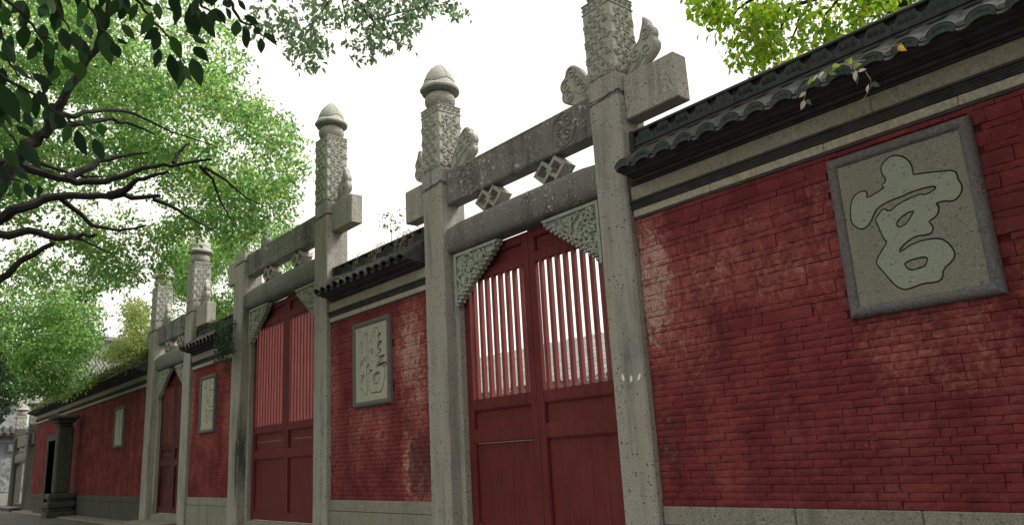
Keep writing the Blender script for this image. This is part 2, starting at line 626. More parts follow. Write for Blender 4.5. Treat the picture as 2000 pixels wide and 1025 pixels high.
def brick_variant(L, H, k):
    """one painted brick, front towards -Y, uneven face and edges; origin at the middle of its front"""
    r = random.Random(1000 * k + int(L * 1000) + int(H * 7000))
    nx, nz = 4, 2
    vs, fs = [], []
    for j in range(nz + 1):
        for i in range(nx + 1):
            x = -L / 2 + L * i / nx
            z = -H / 2 + H * j / nz
            edge = (i in (0, nx)) or (j in (0, nz))
            x += r.uniform(-.003, .003)
            z += r.uniform(-.0032, .0032) if j in (0, nz) else 0
            y = r.uniform(-.0028, .0028) + (.0036 if edge else -.001)
            vs.append((x, y, z))
    W = nx + 1
    for j in range(nz):
        for i in range(nx):
            fs.append((j * W + i, j * W + i + 1, (j + 1) * W + i + 1, (j + 1) * W + i))
    ring = [i for i in range(W)] + [j * W + nx for j in range(1, nz + 1)] + [nz * W + i for i in range(nx - 1, -1, -1)] + [j * W for j in range(nz - 1, 0, -1)]
    o = len(vs)
    for q in ring:
        x, y, z = vs[q]
        vs.append((x * 1.004, .03, z * 1.03))
    n = len(ring)
    for a in range(n):
        b = (a + 1) % n
        fs.append((ring[a], o + a, o + b, ring[b]))
    return vs, fs


COURSES = []
_z = .815
while _z < 2.63:
    COURSES.append((_z, .0765))
    _z += .0765
_k = 0
while _z < 4.20:
    h = (.134, .0655)[_k % 2]
    if _z + h > 4.235:
        h = 4.235 - _z
    COURSES.append((_z, h))
    _z += h
    _k += 1
LFULL, LHALF = .285, .14
BV, BMESH = {}, {}
for _H in (.0765, .134, .0655):
    for _L in (LFULL, LHALF):
        for _k in range(4):
            BV[(_L, _H, _k)] = brick_variant(_L - .0035, _H - .0065, _k)


def bmesh_for(key):
    if key not in BMESH:
        b = MB()
        b.add(*BV[key])
        BMESH[key] = b.mesh("brick", BRICK, False)
    return BMESH[key]


def lay_bricks(x0, x1, skip, wall, n_single):
    """brickwork of one bay; the n_single bricks that show largest become objects"""
    items = []
    rr = random.Random(int(abs(x0) * 100))
    for ci, (z, h) in enumerate(COURSES):
        x = x0
        k = 0
        hk = min((.0765, .134, .0655), key=lambda q: abs(q - h))
        if ci % 2:
            x -= rr.choice((.07, .14, .2))
        while x < x1 - .02:
            L = LFULL if rr.random() < .72 else LHALF
            e = min(x + L, x1)
            s = max(x, x0)
            cx, cz = (s + e) / 2, z + h / 2
            if not any(a < cx < b and c < cz < d for (a, b, c, d) in skip) and e - s > .03:
                sx, sz = (e - s) / L, h / hk
                y = rr.gauss(0, .0026) + (rr.choice((-.0055, -.004, .005)) if rr.random() < .16 else 0)
                items.append(((L, hk, rr.randrange(4)), (cx, y, cz), (sx * rr.uniform(.985, 1.0), 1, sz), (0, rr.gauss(0, .004), rr.gauss(0, .004))))
            x = e
    def size(it):
        (c, L, H) = (it[1], it[0][0] * it[2][0], it[0][1])
        a, b = proj((c[0] - L / 2, 0, c[2] - H / 2)), proj((c[0] + L / 2, 0, c[2] + H / 2))
        if not a or not b or not (0 < b[0] and a[0] < 2000 and -5 < (a[1] + b[1]) / 2 < 1030):
            return 0
        return abs(b[0] - a[0]) * (H / L) * abs(b[0] - a[0])
    items.sort(key=size, reverse=True)
    V, F, o = [], [], 0
    for n, it in enumerate(items):
        if n < n_single and size(it) > 0:
            link("brick", bmesh_for(it[0]), wall, it[1], it[3], it[2])
        else:
            vs, fs = BV[it[0]]
            A = np.array(vs) * np.array(it[2])
            ca, sa = math.cos(it[3][1]), math.sin(it[3][1])
            A[:, 0] += A[:, 2] * sa
            A += np.array(it[1])
            V.append(A)
            F.append(np.array(fs) + o)
            o += len(vs)
    me = np_mesh("brickwork", np.concatenate(V), np.concatenate(F), BRICK)
    b = link("brickwork", me, wall)
    b['kind'] = 'stuff'


# glyph outlines, in pixels of enlarged crops of the photo, mapped to the wall plane
def crop_map(pts, ox, oy, s, y=-.03):
    out = []
    for x, z in pts:
        p = at_y(ox + x / s, oy + z / s, y)
        out.append((p[0], p[2]))
    return out


GONG = [(330, 325), (305, 290), (300, 262), (315, 235), (345, 212), (385, 210), (420, 228), (442, 262), (444, 303), (480, 297), (530, 291), (590, 285), (640, 281), (655, 297),
        (657, 322), (674, 340), (679, 372), (662, 402), (635, 420), (595, 416), (550, 432), (563, 445), (568, 460), (560, 490), (515, 520), (537, 540), (540, 566), (515, 580),
        (470, 582), (430, 603), (390, 638), (376, 668), (395, 668), (440, 635), (500, 612), (575, 603), (610, 622), (632, 648), (646, 676), (635, 702), (586, 748), (587, 785),
        (565, 804), (500, 808), (450, 828), (410, 841), (372, 824), (345, 795), (320, 765), (277, 718), (284, 695), (300, 668), (333, 617), (315, 600), (303, 575), (285, 535), (274, 510),
        (290, 488), (308, 462), (325, 474), (350, 470), (375, 445), (430, 415), (482, 394), (505, 398), (550, 378), (567, 352), (540, 347), (490, 360), (430, 378), (405, 393),
        (340, 415), (280, 450), (262, 475), (250, 510), (230, 540), (205, 555), (175, 540), (157, 515), (155, 470), (160, 420), (185, 388), (215, 377), (228, 385), (222, 405),
        (235, 412), (310, 368), (318, 350), (300, 352)]
GONG_H = [[(365, 528), (372, 548), (390, 552), (425, 530), (440, 505), (460, 470), (455, 465), (425, 472), (385, 500)],
          [(400, 722), (430, 758), (480, 748), (512, 735), (525, 700), (515, 684), (490, 685), (430, 700)]]
QIANG_L = [(118, 338), (132, 342), (130, 395), (138, 440), (150, 455), (150, 330), (156, 275), (175, 250), (186, 265), (181, 330), (178, 400), (183, 450), (184, 500), (176, 560),
           (178, 640), (180, 720), (184, 800), (176, 842), (160, 810), (145, 780), (118, 765), (112, 730), (125, 690), (108, 655), (112, 600), (130, 575), (118, 545), (110, 520), (113, 420)]
QIANG_R = [(199, 380), (207, 340), (232, 322), (238, 260), (250, 208), (270, 195), (290, 212), (285, 262), (320, 243), (290, 278), (280, 330), (330, 322), (285, 355), (278, 400),
           (325, 405), (285, 440), (290, 480), (358, 447), (300, 505), (275, 545), (370, 522), (365, 545), (290, 572), (345, 560), (355, 640), (335, 740), (312, 805), (270, 795),
           (235, 815), (209, 790), (198, 720), (196, 650), (215, 620), (240, 590), (202, 595), (194, 560), (212, 530), (200, 500), (207, 430)]
QIANG_IN = [[(262, 225), (255, 245)], [(285, 272), (305, 255), (318, 245)], [(292, 318), (286, 330)], [(280, 352), (300, 335), (328, 324)], [(283, 384), (292, 368), (305, 358)], [(308, 412), (318, 402)],
            [(278, 470), (286, 448)], [(296, 488), (325, 468), (358, 448)], [(276, 548), (300, 545), (368, 524)], [(280, 566), (310, 552), (345, 545)], [(184, 575), (196, 555), (212, 545)], [(214, 622), (226, 602), (240, 592)],
            [(218, 414), (240, 392), (236, 446), (220, 420)], [(232, 505), (236, 522)], [(250, 668), (268, 640), (300, 625)], [(252, 690), (270, 676)], [(130, 512), (146, 505), (148, 560)], [(122, 560), (140, 520)],
            [(128, 650), (150, 640), (130, 720)], [(150, 690), (160, 640)], [(165, 470), (164, 520)]]
QIANG_H = [[(235, 650), (245, 735), (300, 720), (318, 605), (265, 615)]]
CHAR3 = [[(250, 365), (246, 410), (235, 455)], [(228, 440), (250, 430)], [(305, 340), (285, 400), (275, 470), (300, 462), (330, 455)], [(310, 375), (322, 392)], [(237, 545), (262, 498)],
         [(283, 535), (300, 522)], [(252, 575), (275, 568), (272, 605), (252, 600), (252, 575)], [(300, 575), (290, 620), (275, 650), (300, 645), (325, 637)], [(222, 695), (255, 675), (250, 720), (225, 760)],
         [(272, 692), (320, 688), (312, 750), (295, 808)], [(272, 705), (262, 750), (248, 785)], [(294, 700), (286, 750), (278, 795)], [(240, 800), (262, 830)]]
CHAR4 = [[(850, 205), (838, 260), (830, 300)], [(842, 260), (838, 420)], [(852, 240), (872, 225), (866, 330), (850, 400)], [(862, 250), (846, 330)]]


def smooth_loop(pts, it=1):
    for _ in range(it):
        out = []
        n = len(pts)
        for i in range(n):
            a, b = pts[i], pts[(i + 1) % n]
            out += [(a[0] * .75 + b[0] * .25, a[1] * .75 + b[1] * .25), (a[0] * .25 + b[0] * .75, a[1] * .25 + b[1] * .75)]
        pts = out
    return pts


def area(p):
    return .5 * sum(p[i][0] * p[(i + 1) % len(p)][1] - p[(i + 1) % len(p)][0] * p[i][1] for i in range(len(p)))


def offset(pts, d):
    """move a closed outline outwards by d (negative: inwards)"""
    n = len(pts)
    sgn = 1 if area(pts) > 0 else -1
    out = []
    for i in range(n):
        a, b, c = Vector(pts[i - 1]), Vector(pts[i]), Vector(pts[(i + 1) % n])
        e1, e2 = (b - a), (c - b)
        n1, n2 = Vector((e1.y, -e1.x)), Vector((e2.y, -e2.x))
        nn = (n1.normalized() + n2.normalized()) if n1.length > 1e-9 and n2.length > 1e-9 else n1
        if nn.length < 1e-6:
            nn = n1
        nn = nn.normalized() * d * sgn
        out.append((b.x + nn.x, b.y + nn.y))
    return out


def plate(name, loops, y_front, depth, mat, parent, bevel=.003):
    """flat cut-out standing in the wall plane: filled between nested loops"""
    cu = bpy.data.curves.new(name, 'CURVE')
    cu.dimensions = '2D'
    cu.fill_mode = 'BOTH'
    cu.extrude = depth / 2
    cu.bevel_depth = bevel
    cu.bevel_resolution = 1
    for lp in loops:
        sp = cu.splines.new('POLY')
        sp.points.add(len(lp) - 1)
        for i, (x, z) in enumerate(lp):
            sp.points[i].co = (x, z, 0, 1)
        sp.use_cyclic_u = True
    tmp = bpy.data.objects.new("tmp", cu)
    COL.objects.link(tmp)
    dg = bpy.context.evaluated_depsgraph_get()
    me = bpy.data.meshes.new_from_object(tmp.evaluated_get(dg))
    COL.objects.unlink(tmp)
    bpy.data.objects.remove(tmp)
    me.transform(Matrix(((1, 0, 0, 0), (0, 0, -1, y_front + depth / 2 + bevel), (0, 1, 0, 0), (0, 0, 0, 1))))
    me.name = name
    me.materials.clear()
    me.materials.append(mat)
    return link(name, me, parent)


def tablet(wall, x0, x1, z0, z1, glyphs=(), holes=(), lines=(), what="", groove=.019, slab=None):
    slab = slab or SLAB
    fw = .105
    t = bpy.data.objects.new("inscription_tablet", None)
    COL.objects.link(t)
    t.parent = wall
    t.matrix_parent_inverse = Matrix.Translation(-WLOC[wall.name])
    WLOC[t.name] = Vector((0, 0, 0))
    t['label'] = what
    # rounded moulding, mitred at the corners
    prof = [(0.0, .01), (0.0, -.035), (.012, -.058), (.035, -.072), (.065, -.072), (.09, -.058), (fw, -.038), (fw, .01)]
    b = MB()
    corners = [(x0, z0, 1, 1), (x1, z0, -1, 1), (x1, z1, -1, -1), (x0, z1, 1, -1)]
    for a in range(4):
        c0, c1 = corners[a], corners[(a + 1) % 4]
        ring0 = [(c0[0] + c0[2] * u, y, c0[1] + c0[3] * u) for u, y in prof]
        ring1 = [(c1[0] + c1[2] * u, y, c1[1] + c1[3] * u) for u, y in prof]
        n = len(prof)
        b.add(ring0 + ring1, [(i, i + 1, n + i + 1, n + i) for i in range(n - 1)])
    b.build("frame", FRAME, t, True)
    xi0, xi1, zi0, zi1 = x0 + fw - .003, x1 - fw + .003, z0 + fw - .003, z1 - fw + .003
    MB().box(xi0, xi1, -.012, .03, zi0, zi1).build("groove_bed", GROUT, t)
    rect = [(xi0 + .004, zi0 + .004), (xi1 - .004, zi0 + .004), (xi1 - .004, zi1 - .004), (xi0 + .004, zi1 - .004)]
    if glyphs:
        G = groove
        loops = [rect] + [offset(g, G) for g in glyphs]
        for hs in holes:
            loops += [offset(h, -G) for h in hs]
        plate("slab", loops, -.040, .022, slab, t)
        for g, hs in zip(glyphs, holes):
            plate("character", [g] + [list(h) for h in hs], -.044, .026, GLYPH if slab is SLAB else slab, t)
        if lines:
            b = MB()
            for ln in lines:
                b.ridge([(x, -.0465, z) for x, z in ln], (0, -1, 0), .0075, .004)
            b.build("engraved_stroke", GROUT, t)['kind'] = 'stuff'
    else:
        MB().box(xi0, xi1, -.03, .0, zi0, zi1).build("slab", slab, t)
        b = MB()
        for ln in lines:
            b.ridge([(x, -.0295, z) for x, z in ln], (0, -1, 0), .010, .004)
        b.build("character", GROUT, t)
    return t


def tile_row(parent, x, open_end, pitch, detail=True):
    """one cover-tile row running up the coping, with its eave end"""
    b = MB()
    rx, rz = pitch * (.41 if open_end else .335), (.085 if open_end else .045)
    n = 8
    y0, z0, y1, z1 = -.42, 4.795, .06, 5.13
    dl = Vector((0, y1 - y0, z1 - z0)).normalized()
    up = Vector((0, -dl.z, dl.y))
    rj = random.uniform(-.006, .006)
    vs, fs = [], []
    segs = 5
    for k in range(segs + 1):
        t = k / segs
        p = Vector((x + rj * (1 - t), y0 + (y1 - y0) * t, z0 + (z1 - z0) * t + .012 * math.sin(k * 2.4 + x * 9)))
        sc = 1 + (.06 if k % 2 == 0 else 0)
        for j in range(n + 1):
            a = math.pi * j / n
            vs.append(p + Vector((1, 0, 0)) * (rx * sc * math.cos(a)) + up * (rz * sc * math.sin(a)))
    for k in range(segs):
        for j in range(n):
            a = k * (n + 1) + j
            fs.append((a, a + 1, a + n + 2, a + n + 1))
    b.add(vs, fs)
    # inner skin of the eave end so that the open mouth has thickness
    vs = []
    for k, dy in ((0, 0.0), (1, .16)):
        p = Vector((x + rj, y0, z0)) + dl * dy
        for s_ in (1.03, .80):
            for j in range(n + 1):
                a = math.pi * j / n
                vs.append(p + Vector((1, 0, 0)) * (rx * s_ * math.cos(a)) + up * (rz * s_ * math.sin(a)))
    m1 = n + 1
    fs = []
    for j in range(n):
        fs.append((j, j + 1, m1 + j + 1, m1 + j))
        fs.append((m1 + j, m1 + j + 1, 3 * m1 + j + 1, 3 * m1 + j))
    b.add(vs, fs)
    o = b.build("cover_tile", TILE, parent, True)
    if not open_end:
        # fan-shaped relief face, leaning outwards
        b = MB()
        fan = []
        for j in range(11):
            a = math.pi * (.04 + .92 * j / 10)
            fan.append((rx * 1.22 * math.cos(a), .098 * math.sin(a) - .012))
        for j in range(9):
            a = math.pi * (.86 - .72 * j / 8)
            fan.append((rx * 1.02 * math.cos(a), -.075 + .062 * math.sin(a)))
        lean = .35
        f0 = lambda u, w: (x + rj + u, y0 - .014 - lean * (.09 - w) * .5, z0 + w)
        f1 = lambda u, w: (x + rj + u, y0 + .006 - lean * (.09 - w) * .5, z0 + w)
        b.prism(fan, f0, f1)
        if detail:
            rim = [Vector(f0(u, w)) for u, w in fan[:11]]
            b.tube(rim, .0065, 4)
            for q in range(3):
                cx_, cz_ = (-.5 + .5 * q) * rx, .042 - .012 * abs(q - 1)
                sp = []
                for s_ in range(14):
                    a = s_ * .75
                    r_ = .022 * (1 - s_ / 16)
                    sp.append(f0(cx_ + r_ * math.cos(a), cz_ + r_ * .8 * math.sin(a)))
                b.tube(sp, .004, 3)
        b.build("fan_end", TILE_RELIEF, o, True)
    return o


def pan_tile(parent, x, pitch):
    b = MB()
    n = 6
    vs, fs = [], []
    for (y, z) in ((-.435, 4.757), (-.30, 4.85), (.04, 5.085)):
        for s_ in (0, .014):
            for j in range(n + 1):
                u = -1 + 2 * j / n
                vs.append((x + u * pitch * .36, y, z + s_ + .058 * (u * u) - .018))
    m = n + 1
    for k in range(2):
        for j in range(n):
            for s_ in (0, 1):
                a = (2 * k + s_) * m + j
                c = (2 * k + 2 + s_) * m + j
                fs.append((a, a + 1, c + 1, c))
    for j in range(n):
        fs.append((j, j + 1, m + j + 1, m + j))
    b.add(vs, fs)
    return b.build("pan_tile", DARKBRICK, parent, True)


def coping(wall, x0, x1, pitch, open_end, detail, ex0, ex1):
    """string courses, frieze, corbels and the little tiled roof on top of a bay"""
    MB().box(x0, x1, -.012, .05, 4.236, 4.262).build("shadow_joint", DARKBRICK, wall)
    # lime strip in slabs
    x = x0
    while x < x1 - .01:
        e = min(x + random.uniform(1.1, 1.6), x1)
        if x1 - e < .4:
            e = x1
        MB().box(x + .002, e - .002, -.03 + random.uniform(-.003, .003), .05, 4.263, 4.355, .006).build("lime_strip", LIME, wall)
        x = e
    prof = [(.05, 4.357), (-.028, 4.357), (-.045, 4.362), (-.045, 4.374), (-.036, 4.377), (-.050, 4.382), (-.050, 4.394), (-.041, 4.397), (-.055, 4.402), (-.055, 4.414), (-.046, 4.417),
            (-.062, 4.422), (-.062, 4.434), (-.052, 4.437), (-.082, 4.446), (-.082, 4.468), (.05, 4.468)]
    MB().prism_x(prof, x0 - .01, x1 + .01).build("string_moulding", DARKBRICK, wall)
    x = x0
    while x < x1 - .01:
        e = min(x + random.uniform(1.0, 1.7), x1)
        if x1 - e < .5:
            e = x1
        MB().box(x + .0015, e - .0015, -.04 + random.uniform(-.003, .003), .05, 4.47, 4.655, .006).build("frieze_slab", FRIEZE, wall)
        x = e
    for (y, za, zb) in ((-.075, 4.657, 4.675), (-.135, 4.677, 4.712), (-.20, 4.714, 4.728), (-.29, 4.73, 4.768)):
        MB().box(ex0 + .02 - y * .05, ex1 - .02, y, .06, za, zb, .004).build("corbel_course", DARKBRICK, wall)
    # roof body
    roof = MB().prism_x([(-.385, 4.770), (-.385, 4.81), (-.35, 4.850 if open_end else 4.868), (.03, 5.11 if open_end else 5.14), (.37, 5.10), (.80, 4.80), (.80, 4.770), (.42, 4.72), (.07, 4.72)], ex0, ex1).build("coping_roof", DARKBRICK, wall)
    n = int(round((ex1 - ex0) / pitch))
    pt = (ex1 - ex0) / n
    for i in range(n):
        tile_row(roof, ex0 + pt * (i + .5), open_end, pt, detail)
        if i < n - 1:
            pan_tile(roof, ex0 + pt * (i + 1), pt)
    # back slope, joined
    b = MB()
    for i in range(n):
        b.tube([(ex0 + pt * (i + .5), .83, 4.80), (ex0 + pt * (i + .5), .36, 5.12)], pt * .36, 6)
    r = b.build("back_slope_tiles", TILE, roof, True)
    # ridge: two rolls, then a band of pressed fan tiles with dark hollows between them
    b = MB()
    b.prism_x([(.035, 5.085), (.035, 5.145), (.022, 5.15), (.022, 5.178), (.06, 5.182), (.06, 5.205), (.045, 5.21), (.045, 5.235), (.09, 5.24), (.31, 5.24), (.36, 5.235), (.36, 5.085)], x0 + .04, x1 - .04)
    b.box(x0 + .05, x1 - .05, .125, .275, 5.24, 5.40)
    b.prism_x([(.06, 5.402), (.06, 5.425), (.10, 5.455), (.20, 5.47), (.30, 5.455), (.34, 5.425), (.34, 5.402)], x0 + .04, x1 - .04)
    b.box(x0 + .0, x0 + .05, .03, .37, 5.09, 5.43, .008)
    rd = b.build("ridge", TILE, roof)
    p2 = .295
    m = max(1, int((x1 - x0 - .12) / p2))
    p2 = (x1 - x0 - .12) / m
    for i in range(m):
        cx = x0 + .06 + p2 * (i + .5)
        b = MB()
        # curved fan block: top edge full, two bites cut out of the lower corners
        poly = [(-p2 * .27, 5.40), (-p2 * .30, 5.365), (-p2 * .38, 5.335), (-p2 * .46, 5.32), (-p2 * .5 + .003, 5.345), (-p2 * .5 + .003, 5.245), (p2 * .5 - .003, 5.245), (p2 * .5 - .003, 5.345), (p2 * .46, 5.32), (p2 * .38, 5.335), (p2 * .30, 5.365), (p2 * .27, 5.40)]
        b.prism_y([(cx + u, z) for u, z in poly], .075 + random.uniform(-.004, .004), .124)
        if detail:
            for q in (-1, 0, 1):
                sp = []
                for s_ in range(16):
                    a = s_ * .7 + q
                    r_ = .036 * (1 - s_ / 19)
                    sp.append((cx + q * p2 * .22 + r_ * math.cos(a), .074, 5.315 + r_ * 1.1 * math.sin(a)))
                b.tube(sp, .006, 3)
        b.build("ridge_tile", TILE_RELIEF, roof)
    return roof


def plinth(wall, x0, x1, mat=None):
    for (za, zb, lo, hi, yy) in ((.0, .605, 1.1, 1.7, -.025), (.612, .812, 1.2, 2.0, -.02)):
        x = x0
        while x < x1 - .01:
            e = min(x + random.uniform(lo, hi), x1)
            if x1 - e < .5:
                e = x1
            MB().box(x + .004, e - .004, yy + random.uniform(-.004, .004), .10, za, zb, .009).build("plinth_block", mat or PLINTH, wall)
            x = e


def wall_bay(x0, x1, label, tab=None, n_single=300, pitch=.29, open_end=False, detail=True, ex0=None, ex1=None, skip_extra=(), door=None):
    w = thing("brick_wall", ((x0 + x1) / 2, 0, 0), label, "wall", "red brick wall bays between the stone gates")
    core = MB()
    if door is None:
        core.box(x0, x1, .0150, WALL_T, .0, 4.72)
    else:
        core.box(x0, door[0], .0150, WALL_T, .0, 4.72)
        core.box(door[1], x1, .0150, WALL_T, .0, 4.72)
        core.box(door[0], door[1], .0150, WALL_T, door[2], 4.72)
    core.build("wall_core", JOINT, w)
    skip = list(skip_extra)
    if tab:
        skip.append((tab[0] + .03, tab[1] - .03, tab[2] + .02, tab[3] - .02))
    lay_bricks(x0, x1, skip, w, n_single)
    if door is None:
        plinth(w, x0, x1)
    else:
        plinth(w, x0, door[0], SHADESTONE)
        plinth(w, door[1], x1, SHADESTONE)
    coping(w, x0, x1, pitch, open_end, detail, ex0 if ex0 is not None else x0, ex1 if ex1 is not None else x1)
    return w


# ------------------------------------------------------------------ the four bays
AX = (-6.47, -5.95)
BX = (-10.52, -9.97)
CX = (-14.69, -14.12)
DX = (-19.29, -18.68)
EX = (-23.10, -22.50)
FX = (-26.72, -26.12)

T1 = (-3.405, -2.075, 2.55, 4.15)
w1 = wall_bay(AX[1] + .012, 7.6, "nearest red brick wall bay, with the single large character tablet at far right", T1, 300, .305, False, True, AX[1] + .10, 7.6)
tablet(w1, *T1, glyphs=[smooth_loop(crop_map(GONG, 1600, 220, 2.44))], holes=[[smooth_loop(crop_map(h, 1600, 220, 2.44)) for h in GONG_H]],
       what="big square tablet carved with one broad outlined character")
T2 = (-13.12, -11.77, 2.46, 4.06)
w2 = wall_bay(CX[1] + .005, BX[0] - .005, "red brick wall bay streaked with white lime between the two big gates", T2, 300, .27, True, True, CX[1] + .12, BX[0] - .10)
tablet(w2, *T2, glyphs=[smooth_loop(crop_map(QIANG_L, 680, 600, 4.88)), smooth_loop(crop_map(QIANG_R, 680, 600, 4.88))],
       holes=[[], [smooth_loop(crop_map(h, 680, 600, 4.88)) for h in QIANG_H]], what="tablet carved with a dense character of many strokes", groove=.024, slab=SLAB_PALE, lines=[crop_map(l, 680, 600, 4.88) for l in QIANG_IN])
T3 = (-21.70, -20.52, 2.44, 3.98)
w3 = wall_bay(EX[1] + .005, DX[0] - .005, "narrow red brick wall bay with a bushy weed hanging from its coping", T3, 0, .27, True, False, EX[1] + .10, DX[0] - .10)
tablet(w3, *T3, lines=[crop_map(l, 360, 680, 5.69) for l in CHAR3], what="pale tablet with thin cursive strokes", slab=SLAB_PALE)
T4 = (-30.75, -29.45, 2.42, 3.85)
DOOR4 = (-42.9, -40.9, 3.22)
w4 = wall_bay(-46.6, FX[0] - .005, "long dark red wall bay with a doorway and fern covered coping", T4, 0, .34, True, False, -46.8, FX[0] - .10,
              skip_extra=[(DOOR4[0] - .25, DOOR4[1] + .25, 0, DOOR4[2] + .25)], door=DOOR4)
tablet(w4, *T4, lines=[crop_map(l, 0, 740, 3.597) for l in CHAR4], what="most distant tablet, with faint strokes", slab=SLAB_PALE)
b = MB()
b.box(DOOR4[0] - .25, DOOR4[0], -.03, .3, .0, DOOR4[2] + .25, .01)
b.box(DOOR4[1], DOOR4[1] + .25, -.03, .3, .0, DOOR4[2] + .25, .01)
b.box(DOOR4[0], DOOR4[1], -.03, .3, DOOR4[2], DOOR4[2] + .25, .01)
b.build("door_surround", SHADESTONE, w4)
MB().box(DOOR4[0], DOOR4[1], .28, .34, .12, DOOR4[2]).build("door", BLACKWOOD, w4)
MB().box(DOOR4[0] - .2, DOOR4[1] + .2, -.40, .3, .036, .12, .01).build("door_step", SHADESTONE, w4)


# ================================================================== STONE GATES
PY0, PY1 = -.10, .40
PYC = .15
CARV = {}


def roundel(b, o, ux, uz, nrm, cx, cz, R, ph):
    """one cloud boss: a raised lobed disc with a spiral on it"""
    N = Vector(nrm)
    P = lambda u, v: Vector(o) + Vector(ux) * u + Vector(uz) * v
    n = 20
    outer, inner = [], []
    for k in range(n):
        t = 2 * math.pi * k / n
        q = 1 + .12 * math.cos(5 * t + ph)
        outer.append(P(cx + R * q * math.cos(t), cz + R * .9 * q * math.sin(t)))
        inner.append(P(cx + R * .84 * q * math.cos(t), cz + R * .76 * q * math.sin(t)) + N * .018)
    vs = outer + inner + [P(cx, cz) + N * .012]
    b.add(vs, [(k, (k + 1) % n, n + (k + 1) % n, n + k) for k in range(n)] + [(n + k, n + (k + 1) % n, 2 * n) for k in range(n)])
    sp = []
    for k in range(17):
        t = ph + k * .6
        r = R * .70 * (1 - k / 20)
        sp.append(P(cx + r * math.cos(t), cz + r * .88 * math.sin(t)) + N * .012)
    b.ridge(sp, nrm, .009, .014)


def cloud_carving(w, d, h):
    """cloud relief for a shaft w wide, d deep, h high; origin at the middle of its foot"""
    key = (round(w, 2), round(h, 2))
    if key in CARV:
        return CARV[key]
    b = MB()
    rr = random.Random(5)
    for (o, ux, nrm, W) in (((-w / 2, -d / 2, 0), (1, 0, 0), (0, -1, 0), w), ((w / 2, -d / 2, 0), (0, 1, 0), (1, 0, 0), d),
                            ((w / 2, d / 2, 0), (-1, 0, 0), (0, 1, 0), w), ((-w / 2, d / 2, 0), (0, -1, 0), (-1, 0, 0), d)):
        R = .077
        row = 0
        z = R + .0
        while z < h - .20:
            x = R + .003 + (.08 if row % 2 else 0)
            while x < W - R * .96:
                roundel(b, o, ux, (0, 0, 1), nrm, x, z + .055 * (x / W - .5) * (1 if nrm[1] or True else 1), R * rr.uniform(.95, 1.05), rr.random() * 6)
                x += .160
            z += .122
            row += 1
        P = lambda u, v: Vector(o) + Vector(ux) * u + Vector((0, 0, 1)) * v
        for zz in (h - .155, h - .02):
            b.ridge([P(0.0, zz), P(W * .5, zz), P(W, zz)], nrm, .010, .014)
        k = 5
        for i in range(k):
            cx = W * (i + .5) / k
            sp = []
            for s_ in range(14):
                t = s_ * .6
                r = .042 * (1 - s_ / 17)
                sp.append(P(cx + r * math.cos(t), h - .09 + r * math.sin(t)))
            b.ridge(sp, nrm, .008, .015)
    CARV[key] = b.mesh("cloud_carving", CARVE, False)
    return CARV[key]


def cap_lobe(i, r, z, t):
    k = abs(math.cos(2 * t)) ** .6
    if i <= 4:
        return r * (1 + .05 * k), z + (.028 * (1 - k) if i in (2, 3) else 0)
    return r * (1 + .018 * k), z + (.03 * math.cos(4 * t) if i in (5, 6) else 0)


def cap_mesh():
    prof = [(.02, 0.03), (.20, .0), (.335, .02), (.345, .055), (.318, .11), (.272, .185), (.285, .19), (.278, .235), (.235, .345), (.165, .45), (.085, .53), (.04, .565), (.012, .58)]
    b = MB()
    b.lathe(prof, (0, 0, 0), 48, cap_lobe)
    for k in range(4):
        t = math.pi / 4 + k * math.pi / 2 + math.pi / 4
        line = []
        for (r, z) in prof[7:]:
            line.append((r * 1.02 * math.cos(t), r * 1.02 * math.sin(t), z))
        b.tube(line, .009, 4)
    return b.mesh("finial_cap", CARVE, True)


def ball_mesh():
    b = MB()
    prof = []
    for k in range(13):
        a = -1.15 + 2.3 * k / 12
        prof.append((.275 * math.cos(a) ** .8, .18 + .19 * math.sin(a)))
    b.lathe(prof, (0, 0, 0), 32)
    return b.mesh("neck_ball", STONE, True)


CAP, BALL = cap_mesh(), ball_mesh()


def pillar(g, X, z_joint, z_foot, z_top, finial=True, label=None, mat=None):
    x0, x1 = X
    b = MB()
    b.box(x0, x1, PY0, PY1, -.05, z_joint - .012, .022)
    b.box(x0 + .014, x1 - .014, PY0 + .014, PY1 - .014, z_joint - .012, z_joint + .008)
    b.box(x0 + .004, x1 - .004, PY0 + .004, PY1 - .004, z_joint + .008, z_foot, .02)
    p = b.build("pillar", mat or STONE, g)
    if label:
        p['label'] = label
    # mortar smear over the joint
    rr = random.Random(int(x0 * 77))
    sm = []
    for k in range(9):
        u = k / 8
        sm.append((x0 - .004 + (x1 - x0 + .008) * u, PY0 - .001, z_joint - .035 + .075 * u + rr.uniform(-.016, .016)))
    sm += [(x1 + .002, PY0 + (PY1 - PY0) * u, z_joint + .04 - .045 * u) for u in (.15, .4, .7)]
    MB().tube(sm, [.007 + .005 * rr.random() for _ in sm], 5).build("joint_mortar", BEAM, p)
    if not finial:
        return p
    w, d = x1 - x0 - .02, PY1 - PY0 - .02
    MB().box(x0 + .01, x1 - .01, PY0 + .01, PY1 - .01, z_foot, z_top, .012).build("carved_shaft", CARVE, p)
    link("cloud_carving", cloud_carving(w, d, z_top - z_foot), p, ((x0 + x1) / 2, PYC, z_foot))
    link("neck_ball", BALL, p, ((x0 + x1) / 2, PYC, z_top - .03))
    link("finial_cap", CAP, p, ((x0 + x1) / 2, PYC, z_top + .30), (0, 0, rr.uniform(-.12, .12)))
    return p


